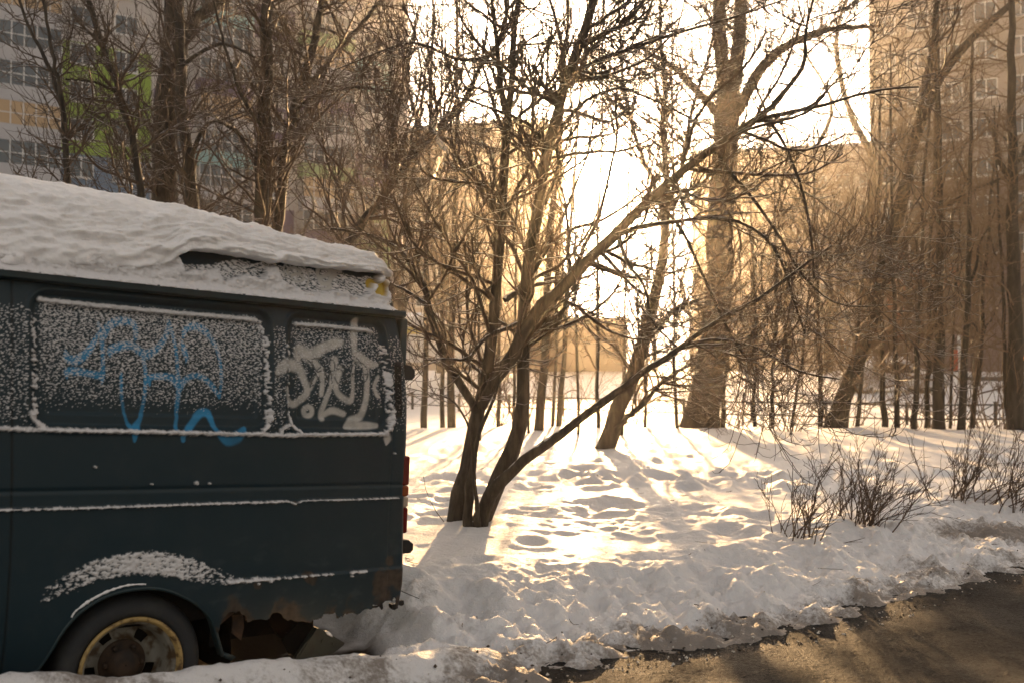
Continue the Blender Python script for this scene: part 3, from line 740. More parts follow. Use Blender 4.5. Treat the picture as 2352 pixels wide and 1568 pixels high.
limbs = [limb_px(root_in(thin(r), YM+y0) if r[0][1] > 1180 else thin(r), YM, rng, dy, y0, .008) for r, dy, y0 in ML]
mt = make_tree('bare_tree', 'snow dusted bare tree with many leaning stems beside the dark van', 'tree', None, gbase(1085, YM), limbs, 21,
    310, 2800, 13500, (.5,2.1), (.25,1.0), (.08,.36), (-.38,.70), .0026, (.3,1.0), 24, None, M_bark, M_twig, 12, [1.3,1.6,.8,.6,1.6,1.1,1.6,1.3,.35,1.3,1.8,2.0,.5,1.7,1.7,.4,.4,1.4,1.0,1.0,1.0,.3,.9,.9], gap=GAP, zmin=.85)

# trees standing behind the van on the left
def bg(name, label, Y, limbs, seed, n, group='bare trees behind the van', l1=(.8,2.4), droop=(-.1,.35), tw=.003, shoots=0, bark_=None, bias=None, t1=(.25,1.0), twm=None, a1=(.5,1.25), cat='tree', ws=.74):
    rng = np.random.default_rng(seed)
    first = limbs[0][0][0]
    limbs = [([(a, b_, c_*ws) for a, b_, c_ in r], dy, y0) for r, dy, y0 in limbs]
    L = [limb_px(root_in(r, Y+y0) if i == 0 else r, Y, rng, dy, y0, .015) for i, (r, dy, y0) in enumerate(limbs)]
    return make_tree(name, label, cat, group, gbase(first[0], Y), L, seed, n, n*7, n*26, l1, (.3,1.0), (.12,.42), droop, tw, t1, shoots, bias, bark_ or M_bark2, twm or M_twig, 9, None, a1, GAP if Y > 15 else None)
bg('bare_tree', 'slender forked bare tree before the glazed balconies at the left edge', 10.5, [([(172,960,24),(162,700,21),(155,420,20),(150,330,18),(140,232,16),(112,150,12),(70,70,10),(35,-30,8)], .4, 0), ([(143,243,13),(120,120,11),(100,0,9),(90,-90,7)], -.5, .15)], 31, 34, l1=(.5,1.5), shoots=6)
bg('bare_tree', 'thin bare tree leaning left across the lime green wall panel', 11, [([(345,960,28),(335,600,25),(325,440,24),(300,320,22),(275,220,20),(240,120,18),(205,10,16),(170,-90,13)], .4, 0), ([(272,215,10),(220,190,8),(150,182,6)], -.5, .2)], 32, 36, l1=(.5,1.6), shoots=10)
bg('bare_tree', 'stoutest dark trunk behind the van covered with short shoots and forked near the top', 14, [([(395,960,92),(385,600,84),(378,440,80),(375,300,74),(385,180,68),(398,80,60),(395,-20,50),(390,-130,40)], .5, 0), ([(402,160,42),(440,60,38),(500,10,34),(570,-50,26)], .6, .2)], 33, 44, shoots=420)
bg('bare_tree', 'smooth dark trunk immediately right of the stoutest shoot covered trunk', 13, [([(452,960,44),(448,600,42),(440,470,40),(428,330,36),(415,200,34),(413,80,30),(410,-70,26)], .4, 0), ([(438,360,15),(470,292,13),(510,282,12),(550,312,10),(585,365,7)], -.5, .1), ([(420,150,13),(480,110,12),(530,105,10),(585,132,7)], -.6, .1)], 34, 44)
bg('bare_tree', 'straight upright dark trunk above the middle of the snowy van roof', 12.5, [([(600,960,52),(600,600,48),(602,490,46),(605,350,42),(607,250,40),(612,130,38),(615,0,34),(620,-120,28)], .3, 0), ([(606,300,13),(560,230,11),(520,120,9),(490,0,7)], -.5, .1)], 35, 44, shoots=14)
bg('bare_tree', 'dark trunk with branches spreading right, close to the straight upright trunk', 13, [([(625,960,36),(632,600,34),(640,500,34),(655,380,33),(670,265,32),(700,190,30),(718,120,26),(735,30,22),(745,-80,18)], .4, 0), ([(690,215,20),(740,160,18),(800,90,16),(870,10,12),(920,-50,9)], .6, .2), ([(665,270,14),(720,222,12),(800,202,10),(900,210,7)], -.8, .1)], 36, 64, l1=(.8,2.6))
bg('bare_tree', 'bare tree leaning far to the right behind the rear end of the van', 12, [([(560,1130,42),(640,920,38),(720,700,34),(790,580,30),(835,508,28),(880,455,26),(930,385,25),(990,305,23),(1052,250,18),(1090,180,15),(1130,120,11),(1180,50,8)], .5, 0), ([(880,455,12),(900,380,10),(905,280,8),(930,180,6)], .5, .1)], 37, 64, l1=(.8,2.4))

GM = 'bare trees in the middle of the park'
bg('bare_tree', 'crooked dark trunk leaning right in the open snow below the sun', 16.4, [([(1388,1036,60),(1414,960,54),(1438,890,48),(1470,810,44),(1495,720,40),(1518,620,32),(1530,520,26),(1535,420,21),(1522,300,17),(1528,180,13),(1515,60,10),(1520,-80,7)], .4, 0), ([(1530,520,18),(1500,420,15),(1455,300,12),(1430,160,10),(1420,0,8)], -.6, 0), ([(1530,500,17),(1565,380,14),(1590,250,11),(1630,120,9),(1650,-40,7)], .8, 0), ([(1478,790,24),(1540,722,18),(1605,690,12)], .4, 0), ([(1400,992,20),(1460,940,16),(1530,870,12),(1600,830,8)], -.4, 0)], 41, 190, GM, (.7,2.4), shoots=40)
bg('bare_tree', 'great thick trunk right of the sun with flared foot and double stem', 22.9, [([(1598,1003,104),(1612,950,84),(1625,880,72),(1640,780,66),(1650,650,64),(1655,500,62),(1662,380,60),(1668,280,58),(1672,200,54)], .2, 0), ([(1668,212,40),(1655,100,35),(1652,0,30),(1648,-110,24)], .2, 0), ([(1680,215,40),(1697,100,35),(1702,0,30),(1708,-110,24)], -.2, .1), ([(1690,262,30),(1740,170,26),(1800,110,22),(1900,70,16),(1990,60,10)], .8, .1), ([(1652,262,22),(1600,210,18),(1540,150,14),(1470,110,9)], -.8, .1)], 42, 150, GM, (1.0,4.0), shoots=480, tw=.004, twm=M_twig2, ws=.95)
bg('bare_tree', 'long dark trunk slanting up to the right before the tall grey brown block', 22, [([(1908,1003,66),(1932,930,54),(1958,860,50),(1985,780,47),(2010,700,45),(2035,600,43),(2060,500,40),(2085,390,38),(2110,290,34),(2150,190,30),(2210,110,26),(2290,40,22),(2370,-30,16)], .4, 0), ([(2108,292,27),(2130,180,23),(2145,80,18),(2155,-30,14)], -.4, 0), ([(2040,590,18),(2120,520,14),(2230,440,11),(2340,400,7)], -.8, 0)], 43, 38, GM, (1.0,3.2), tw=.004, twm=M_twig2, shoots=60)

# slender trees along the crest: (x, width, lean, height px, Y, twigs, label)
GT = 'slender bare trees along the snow crest'
TH = [
 (975, 21, 18, 1000, 21.5, 34, 'slender trunk closest to the tail of the van along the crest'),
 (1020, 16, -8, 900, 23.0, 22, 'thin stem between the two slender trunks nearest the van'),
 (1038, 27, 8, 1040, 22.0, 60, 'second slender trunk from the tail of the van, a thicker one'),
 (1102, 10, -14, 1040, 17.5, 34, 'slim sapling right behind the left stem of the many stemmed tree'),
 (1178, 11, 26, 1060, 18.5, 40, 'slim sapling between the two tallest stems of the many stemmed tree'),
 (1216, 9, -30, 1040, 19.5, 40, 'slim sapling leaning left just past the right stem of the many stemmed tree'),
 (1330, 10, -30, 1040, 19.5, 60, 'slim sapling just left of the sun'),
 (1428, 11, 34, 1040, 19.2, 60, 'slim sapling just right of the sun'),
 (1556, 12, -24, 1060, 20.4, 64, 'slim sapling just left of the great thick trunk'),
 (1143, 14, 22, 940, 22.5, 22, 'thin stem seen through the fork of the many stemmed tree'),
 (1237, 32, 75, 1020, 20.5, 70, 'slender trunk leaning right just past the many stemmed tree'),
 (1268, 13, 20, 520, 22.4, 18, 'very thin stem touching the trunk that leans right past the many stemmed tree'),
 (1283, 19, 66, 960, 22.5, 44, 'thin crooked stem leaning right beneath the sun'),
 (1372, 14, 10, 980, 21.8, 44, 'thin upright stem left of the crooked trunk in the open snow'),
 (1484, 11, -2, 560, 21.5, 20, 'thin upright stem right of the crooked trunk in the open snow'),
 (1660, 18, 26, 560, 23.5, 40, 'thin stem touching the flared foot of the great trunk on its right'),
 (1735, 14, -6, 520, 22.0, 46, 'thin twiggy stem right of the great trunk beneath the hanging branches'),
 (1771, 15, 14, 520, 21.2, 46, 'twiggy stem halfway between the great trunk and the slanting trunk'),
 (1817, 12, 60, 480, 21.6, 40, 'bent thin stem left of the slanting trunk'),
 (1888, 17, -18, 620, 22.8, 56, 'thin stem rising just left of the slanting trunk'),
 (1939, 16, 60, 480, 21.2, 44, 'thin leaning stem close against the right of the slanting trunk'),
 (1966, 15, 70, 520, 21.6, 44, 'second thin leaning stem right of the slanting trunk'),
 (2030, 20, -10, 700, 22.0, 66, 'upright slender trunk before the snow covered car'),
 (2057, 19, -12, 760, 21.4, 66, 'slim dark trunk just right of the snow covered car'),
 (2096, 20, 40, 700, 20.8, 60, 'slim trunk leaning right between the snow covered car and the red sign'),
 (2127, 18, 22, 700, 21.8, 60, 'slim trunk close to the left of the broad upright trunk near the red sign'),
 (2158, 40, -4, 900, 21.2, 90, 'broad upright trunk just left of the red sign'),
 (2182, 11, 22, 560, 21.6, 50, 'thin stem just below the red sign'),
 (2207, 27, 30, 760, 20.8, 70, 'slender trunk directly in front of the white sign post'),
 (2231, 18, 66, 640, 21.4, 60, 'leaning stem right of the white sign post'),
 (2312, 16, -24, 640, 20.8, 60, 'thin stem left of the broad trunk at the right edge'),
 (2334, 56, -10, 980, 20.4, 110, 'broad dark trunk cut by the right edge beside the amber lamp'),
]
for i, (px, wd, lean, hp, Y, n, lab) in enumerate(TH):
    r_ = np.random.default_rng(300+i); rows = []
    K = 9; base_y = 1003 if px < 1800 else 998
    ph = r_.uniform(0, 6.28)
    for j in range(K):
        f = j/(K-1); rows.append((px+lean*f**.9+8*math.sin(ph+f*5)*f*(1-.3*f)+r_.normal()*1.5, base_y-hp*f*1.18, max(wd*(1-.72*f)*(1.18 if j == 0 else 1), 3.5)))
    lims = [(rows, r_.uniform(-.6,.6), 0)]
    for _ in range(2 if wd > 17 else 1):
        j = int(r_.integers(2, 6)); sd = r_.choice((-1, 1)); x0, y0, w0 = rows[j]; q_ = [(x0, y0, w0*.6)]
        for k_ in range(1, 5): q_.append((x0+sd*(16*k_+r_.normal()*5), y0-(40+r_.uniform(0,14))*k_, w0*.6*(1-.19*k_)))
        lims.append((q_, r_.uniform(-.9,.9), 0))
    bg('slender_tree', lab, Y, [([(a, b_, c_) for a, b_, c_ in q_], dy, y0) for q_, dy, y0 in lims], 400+i, max(12, int(n*.44)), GT, (.6,2.4), (-.15,.35), .0036, twm=M_twig2, t1=(.12,1.0), a1=(.7,1.4), ws=.66)

# shrubs: several stems fanning from one foot
def shrub(name, label, cat, group, px, Y, seed, ns, h, spread, lean, tw=.0035, rad0=.007, mt_=None, n2=5, n3=8, k=12, tip=(.1,-.25)):
    rng = np.random.default_rng(seed); bx, by, bz = gbase(px, Y)
    p = np.column_stack((rng.normal(0, spread*.3, ns), rng.normal(0, spread*.3, ns), np.full(ns, -.08)))+np.array((bx, by, bz))
    d = np.column_stack((rng.normal(lean*1.1, .42, ns), rng.normal(0, .4, ns), rng.uniform(.7, 1.3, ns)))
    d[:,0] += (p[:,0]-bx)*1.2
    P0 = walk(p, d, h*rng.uniform(.35, 1.2, ns), k, .12, tip[0], tip[1], rng); P0[:,:,0] += (np.linspace(0,1,k)**2*lean*.25*h)[None]
    R0 = (rad0*rng.uniform(.6,1.3,ns))[:,None]*np.linspace(1,.35,k)[None]
    root = empty(name, (bx,by,bz), label, cat, group); bs = np.array((bx,by,bz))
    v, q = tubes(P0, R0, 5); mesh_np('stem', v-bs, q, mt_ or M_bush, root)
    P1, R1 = spawn(P0, R0, ns*n2, .25, 1, h*.15, h*.5, .25, .75, 8, .12, .2, .1, rng, .65, tw, .005)
    P2, R2 = spawn(P1, R1, ns*n3, .2, 1, h*.06, h*.22, .3, .8, 5, .14, .1, .1, rng, .7, tw*.75, .004)
    v1, q1 = tubes(P1, R1, 4); v2, q2 = tubes(P2, R2, 3)
    mesh_np('crown', np.vstack((v1,v2))-bs, np.vstack((q1, q2+len(v1))), mt_ or M_bush, root)
    return root
GB = 'bare bushes by the road'
shrub('bare_bush', 'sparse bare bush nearest the road, leftmost of the bushes', 'bush', GB, 1832, 8.25, 501, 24, .70, .30, .36, .0026, .0052)
shrub('bare_bush', 'dense bare bush just behind the sparse one nearest the road', 'bush', GB, 1975, 8.9, 502, 50, .76, .34, .44, .0026, .0056)
shrub('bare_bush', 'bare bush farther right across the muddy track from the dense bush', 'bush', GB, 2200, 10.2, 503, 34, .80, .40, .44, .0028, .0058)
shrub('bare_bush', 'bare bush swept to the right and cut by the right edge', 'bush', GB, 2322, 10.0, 504, 42, .86, .42, .42, .0028, .0058)
GU = 'twiggy undergrowth between the slender trunks'
UG = [(1700,24,3.4,'loose twiggy shrub right beside the great trunk'),(1800,20,2.6,'twiggy shrub under the hanging branches left of the slanting trunk'),(1850,25,3.6,'tall loose shrub behind the twiggy stems left of the slanting trunk'),
      (1960,26,4.4,'tall shrub behind the two leaning stems right of the slanting trunk'),(2080,25,4.6,'tall shrub filling the gap near the snow covered car'),(2140,23,3.6,'shrub at the foot of the broad upright trunk near the red sign'),
      (2190,27,5.0,'tallest shrub behind the red sign'),(2260,24,4.8,'shrub between the sign post and the amber lamp'),(2300,21,2.6,'low shrub by the right edge trunk'),(1100,25,3.0,'thin shrub seen behind the many stemmed tree'),(1200,27,3.4,'thin shrub seen between the many stemmed tree and the trunk leaning right'),
      (1440,26,2.6,'thin shrub behind the crooked trunk in the open snow'),(1300,28,3.0,'thin shrub beneath the sun')]
for i, (px, Y, h, lab) in enumerate(UG):
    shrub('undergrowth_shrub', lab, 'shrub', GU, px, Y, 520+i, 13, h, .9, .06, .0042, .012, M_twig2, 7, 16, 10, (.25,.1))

# far trees at the foot of the buildings: four shapes, copied
protos = []
GF = 'far bare trees at the foot of the buildings'
for i in range(3):
    r_ = np.random.default_rng(700+i); Lm = []
    def pl(a): return resample([p_[:3] for p_ in a], [p_[3] for p_ in a], LK)
    tr_ = [(r_.normal()*.12*j, r_.normal()*.12*j, -.3+j*1.9, .17*(1-.13*j)) for j in range(7)]; Lm.append(pl(tr_))
    for _ in range(5):
        j = int(r_.integers(1, 4)); a_ = r_.uniform(0, 6.28); x0,y0,z0,w0 = tr_[j]
        Lm.append(pl([(x0+math.cos(a_)*.5*k_, y0+math.sin(a_)*.5*k_, z0+1.15*k_, w0*.6*(1-.18*k_)) for k_ in range(5)]))
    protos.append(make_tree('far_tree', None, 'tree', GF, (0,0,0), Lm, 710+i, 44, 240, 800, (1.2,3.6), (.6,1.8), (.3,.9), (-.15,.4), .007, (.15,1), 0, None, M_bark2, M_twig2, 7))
FT = [(700,52,1.0,'far bare tree low behind the van roof before the block on the left'),(820,56,1.15,'far bare tree before the pale green cladding'),(940,58,1.9,'far bare tree above the tail of the van'),(1010,60,1.6,'far bare tree behind the white van'),(1120,62,1.6,'far bare tree behind the many stemmed tree'),(1205,57,.8,'small far tree left of the long low garage'),
      (1330,70,.75,'small far tree standing beyond the garage under the sun'),(1500,64,.8,'small far tree right of the garage'),(1590,66,1.0,'far tree behind the great trunk'),(1720,60,1.1,'far tree just right of the great trunk'),(1800,64,1.6,'far tree between the great trunk and the slanting trunk'),(1900,58,1.7,'far tree behind the foot of the slanting trunk'),
      (1985,62,2.3,'far tree before the edge of the tall grey brown block'),(2080,50,1.1,'far tree behind the snow covered car'),(2150,57,1.3,'far tree before the terracotta patch'),(2240,48,1.15,'far tree behind the sign post'),(2330,54,1.25,'far tree behind the amber lamp'),(560,40,1.0,'far tree seen past the straight upright trunk'),(460,44,1.0,'far tree seen past the stoutest trunk')]
for i, (px, Y, s_, lab) in enumerate(FT):
    src = protos[i % 3]
    if i < 3: r_ = src
    else:
        r_ = src.copy(); C.objects.link(r_)
        for ch in list(src.children):
            d_ = ch.copy(); C.objects.link(d_); d_.parent = r_
    x = ray(px, 850)[0]*Y; r_.location = (x, Y, gz(x, Y)); r_.rotation_euler = (0,0,i*1.9); r_.scale = (s_, s_, s_)
    tag(r_, lab, 'tree', GF)

# shreds of plastic film caught in the branches
M_film = mat('plastic_film', (0.75,0.70,0.62), 0.35, trans=0.45)
def scrap(label, rows, Y, seed):
    rng = np.random.default_rng(seed)
    P, R = resample([at(a, b_, Y+rng.normal()*.03) for a, b_, _ in rows], [c_/2*Y/F for _, _, c_ in rows], 18)
    vs = []
    for i in range(18):
        a_ = i*.22+rng.normal()*.15; d_ = np.array((math.cos(a_), math.sin(a_)*.8, .3))
        for s_ in np.linspace(-1, 1, 5): vs.append(P[i]+d_*R[i]*s_+np.array((0, .012*math.cos(s_*3), 0))+rng.normal(0, .003, 3))
    k_ = np.arange(90).reshape(18,5); qq = np.stack((k_[:-1,:-1], k_[1:,:-1], k_[1:,1:], k_[:-1,1:]), -1).reshape(-1,4)
    vs = np.array(vs); c_ = vs.mean(0); v2 = vs+np.array((.0006,.0015,.0004))
    o = mesh_np('plastic_scrap', np.vstack((vs, v2))-c_, np.vstack((qq, qq[:,::-1]+90)), M_film); o.location = c_
    tag(o, label, 'plastic scrap', 'plastic film caught in the branches')
scrap('upper upright shred of plastic film caught in the branches above the van', [(995,272,6),(1000,300,24),(1014,332,26),(1026,352,10)], 8.5, 1)
scrap('lower hanging shred of plastic film dangling above the tail of the van', [(1012,360,14),(1002,392,16),(992,425,12),(980,458,4)], 8.5, 2)
scrap('sideways shred of plastic film stretched among twigs left of the tall stems', [(1058,392,10),(1085,384,22),(1115,370,16),(1150,350,6)], 8.4, 3)
fx, fy = ray(1950,1240)[0]*8.3, 8.3
m_ = MB(); z_ = gz(fx, fy)+.01
m_.tube([(-.12,-.03,.0),(-.02,0,.02),(.08,.03,.035),(.15,.05,.05)], (.004,.0035,.003,.002), 5); m_.tube([(0,0,.022),(.05,-.03,.03),(.10,-.04,.03)], .002, 4)
o = m_.build('fallen_twig', M_bush); o.location = (fx, fy, z_); tag(o, 'short broken twig lying on the snow in front of the dense bush', 'twig')

# ------------------------------------------------------------------ the parked van
TAU = rad(2.7); CT, ST = math.cos(TAU), math.sin(TAU)
van = empty('parked_van', (VX, VY, 0), 'derelict dark teal van with thick roof snow, frosted window panels and blue and white graffiti', 'van', rot=(0, TAU, VA))
def yin(v): return .085*np.clip((np.asarray(v, float)-1.2)/.8, 0, 2)**2+.05*np.clip((.62-np.asarray(v, float))/.35, 0, 2)**2
def pv(px, py, y=None):                 # picture pixel -> (u, v) on the side of the van (y = distance inwards)
    yy = 0.0 if y is None else y
    kx, kz = ray(px, py)
    for _ in range(4):
        x0, y0 = VX-.626*yy, VY+.78*yy
        s = (y0*kx-x0)/(.78-.626*kx); Y = y0+.626*s; z = EYE+kz*Y
        u, v = CT*s-ST*z, ST*s+CT*z
        if y is None: yy = float(yin(v))
    return u, v
def pvs(l, y=None): return np.array([pv(p[0], p[1], y) for p in l])
def dist_poly(u, v, pts):               # distance to a polyline and the parameter along it
    best = np.full(u.shape, 9.0); par = np.zeros(u.shape)
    for i in range(len(pts)-1):
        a, b_ = pts[i], pts[i+1]; d = b_-a; L2 = (d**2).sum()+1e-12
        f = np.clip(((u-a[0])*d[0]+(v-a[1])*d[1])/L2, 0, 1)
        dd = np.hypot(u-a[0]-f*d[0], v-a[1]-f*d[1]); m = dd < best
        best = np.where(m, dd, best); par = np.where(m, i+f, par)
    return best, par
def stroke(u, v, rows, conv, soft=.2):  # a painted stroke with varying half width; returns coverage 0..1
    q_ = [conv(r[0], r[1]) for r in rows]; pts = pvs(q_)
    sc = np.array([math.hypot(*(np.array(pv(a+4, b_))-np.array(pv(a, b_))))/4 for a, b_ in q_])
    hw = np.array([r[2] for r in rows])*conv.k*sc
    n = len(rows); pts2, h2 = resample(np.column_stack((pts, np.zeros(n))), hw, n*5)
    cov = np.zeros(u.shape)
    lo = pts2.min(0)-.15; hi = pts2.max(0)+.15
    m = (u > lo[0]) & (u < hi[0]) & (v > lo[1]) & (v < hi[1])
    if not m.any(): return cov
    d, p = dist_poly(u[m], v[m], pts2[:,:2]); w_ = np.interp(p, np.arange(n*5), h2)
    cov[m] = 1-sst(1-soft, 1+soft, d/np.maximum(w_, .002))
    return cov
def rrect(u, v, px_pts, r):             # signed distance to a rounded quadrilateral given by 4 pixels (tl, tr, br, bl)
    P = pvs(px_pts); d = np.full(u.shape, -9.0); inn = np.full(u.shape, -9.0); acc = np.zeros(u.shape)
    ds = []
    for i in range(4):
        a, b_ = P[i], P[(i+1) % 4]; e = b_-a; nrm = np.array((-e[1], e[0]))/np.linalg.norm(e)
        ds.append((u-a[0])*nrm[0]+(v-a[1])*nrm[1])
    sgn = np.sign((P.mean(0)-P[0])@np.array((-(P[1]-P[0])[1], (P[1]-P[0])[0])))
    ds = [-d_*sgn for d_ in ds]          # positive outside
    qx = np.maximum(ds[1], ds[3])+r; qy = np.maximum(ds[0], ds[2])+r
    return np.hypot(np.maximum(qx, 0), np.maximum(qy, 0))+np.minimum(np.maximum(qx, qy), 0)-r

UE = pv(941, 1000)[0]                   # rear edge of the body
TEAL = np.array((0.0042, 0.0205, 0.0305)); BLUE = np.array((0.022, 0.23, 0.46)); WHT = np.array((0.50, 0.48, 0.45)); RUST = np.array((0.048, 0.034, 0.025)); DARK = np.array((0.008,0.010,0.012))
GUT = pvs([(0, 626), (300, 657), (600, 689), (928, 722)])
vgut = lambda u: np.interp(u, [-4.2, GUT[0,0], GUT[-1,0], 2], [GUT[0,1]-.02, GUT[0,1], GUT[-1,1], GUT[-1,1]-.005])
z7 = lambda x, y: (459.4+.2197*x, 1263.4+.2197*y)
BOT = pvs([(-20,1552),(66,1554),(88,1531),(105,1510)]+[z7(*p) for p in ((140,860),(172,835),(200,740),(262,655),(330,622),(352,640),(385,622),(415,665),(460,672),(474,735),(560,716),(640,708),(700,706),(745,636),(822,648),(850,690),(885,718),(940,712),(985,735),(1050,728),(1128,752),(1165,716),(1245,694),(1265,660),(1388,640),(1402,702),(1465,690),(1492,648),(1610,655),(1690,622),(1768,598),(1775,560),(1838,562),(1856,520),(1975,524),(1990,478),(2005,500),(2012,600),(2060,590),(2085,505),(2115,420),(2150,380))])
z6 = lambda x, y: (.2197*x, 1234.9+.2197*y)
ARCH = pvs([z6(*p) for p in ((300,1440),(400,1350),(520,1180),(610,1030),(700,905),(800,800),(900,720),(1050,630),(1200,572),(1400,530),(1600,520),(1760,548),(1900,600),(2030,670),(2150,770),(2215,870),(2250,985),(2290,1120),(2320,1225))])
def inside_arch(u, v): return (u > ARCH[0,0]) & (u < ARCH[-1,0]) & (v < np.interp(u, ARCH[:,0], ARCH[:,1]))

W1 = [(68,663),(622,712),(622,991),(68,984)]; W2 = [(657,716),(896,738),(896,993),(657,991)]
def ln(*p): return pvs(p)
FOLD = ln((-10,1129),(300,1124),(600,1118),(915,1112)); SL = ln((-10,1170),(200,1165),(400,1158),(650,1150),(676,1156),(690,1148),(912,1142)); LOW = ln((480,1334),(560,1331),(650,1324),(760,1316),(835,1309))
def conv1(x, y): return (114.8+.2197*x, 700.6+.2197*y)
conv1.k = .2197
def conv2(x, y): return (608.7+.2124*x, 700.6+.2124*y)
conv2.k = .2124
BL = [[(180,470,10),(210,550,45),(300,570,52),(400,500,42),(470,400,30),(525,290,12)],[(525,180,12),(560,330,24),(575,550,20),(575,720,26),(565,825,5)],
 [(200,765,5),(205,690,40),(300,690,45),(430,712,35),(540,730,45),(572,700,30)],[(590,330,26),(620,240,42),(700,180,45),(800,165,45),(890,190,32),(920,270,26),(915,350,22)],
 [(650,540,6),(665,470,48),(760,430,46),(880,420,42),(980,490,42),(1040,510,52),(1130,460,36),(1210,370,30),(1250,270,26),(1265,160,14)],
 [(1265,160,14),(1300,280,18),(1345,480,17),(1362,700,20),(1375,850,26),(1352,1050,22),(1340,1180,18),(1315,1320,20)],
 [(1000,560,20),(1022,680,18),(1020,850,18),(1005,1000,18),(960,1180,22),(900,1290,42),(885,1420,14)],[(770,710,14),(770,880,16),(785,1050,16),(815,1210,14),(870,1300,36)],
 [(1070,850,4),(1068,760,30),(1180,740,32),(1300,760,40),(1375,860,32)],[(1380,870,30),(1440,780,30),(1540,732,30),(1640,765,28),(1730,850,28),(1800,970,8)],
 [(1420,330,16),(1440,260,26),(1520,222,40),(1620,252,40),(1710,350,25),(1780,480,18),(1815,650,16),(1820,800,18),(1800,970,10)],[(1405,370,8),(1430,470,30),(1455,540,22),(1450,600,4)],
 [(1392,1410,22),(1400,1350,26),(1500,1240,36),(1590,1130,42),(1670,1130,40),(1710,1220,25),(1760,1330,24),(1860,1410,52),(1960,1370,60),(2045,1285,18)]]
WS = [[(130,725,22),(170,690,45),(240,620,42)],[(300,640,50),(400,690,42),(450,800,30),(490,920,28),(440,1000,28),(320,1070,30),(258,1000,22),(245,890,16)],[(385,560,40),(400,480,46),(520,545,62),(640,470,42),(780,415,42),(860,400,28)],
 [(520,900,20),(570,790,22),(622,690,26),(560,620,32)],[(640,690,26),(652,850,22),(640,965,20)],[(785,590,34),(765,760,24),(740,880,20),(690,1020,22),(640,1150,24),(638,1220,26)],[(660,1190,20),(760,1138,30),(880,1175,24)],
 [(845,690,32),(800,860,24),(830,960,26),(950,1035,26),(985,930,16),(985,760,15),(1000,620,12)],[(1010,190,34),(1012,330,34),(1012,480,28),(1010,570,16)],[(1060,560,50),(1130,620,48),(1250,640,16)],[(1130,620,32),(1142,850,24),(1120,1050,25),(1060,1200,30),(960,1245,32),(900,1300,22)],[(885,1318,16),(1000,1300,34),(1120,1300,30),(1225,1300,20)],
 [(1262,770,12),(1222,870,15),(1235,950,15),(1252,985,14)],[(1322,1400,26),(1322,1445,36),(1312,1500,10)],[(495,1095,22),(450,1130,22),(470,1190,22),(530,1180,22),(535,1120,22),(495,1095,22)]]
KS = [[(478,695),(418,590),(500,595),(552,660),(520,710),(468,695),(590,720),(680,690)],[(545,608),(590,750),(630,830)],[(690,630),(600,700),(540,800),(522,885)],[(540,580),(600,572),(650,585)],[(690,600),(672,660),(705,690),(735,640),(705,590)],[(690,600),(740,700),(758,840)],[(710,580),(775,600),(790,690),(740,720)],[(790,680),(860,700),(905,770),(925,740),(1000,742)],[(840,600),(900,720),(925,850)],[(785,775),(830,850),(900,820),(915,745)],[(985,760),(975,690),(1010,622),(1090,622),(1150,700),(1140,800),(1060,868)],[(1005,745),(1160,745)],[(1005,550),(1060,600),(1100,700)],[(560,860),(535,855),(580,740)],[(690,720),(720,870)]]

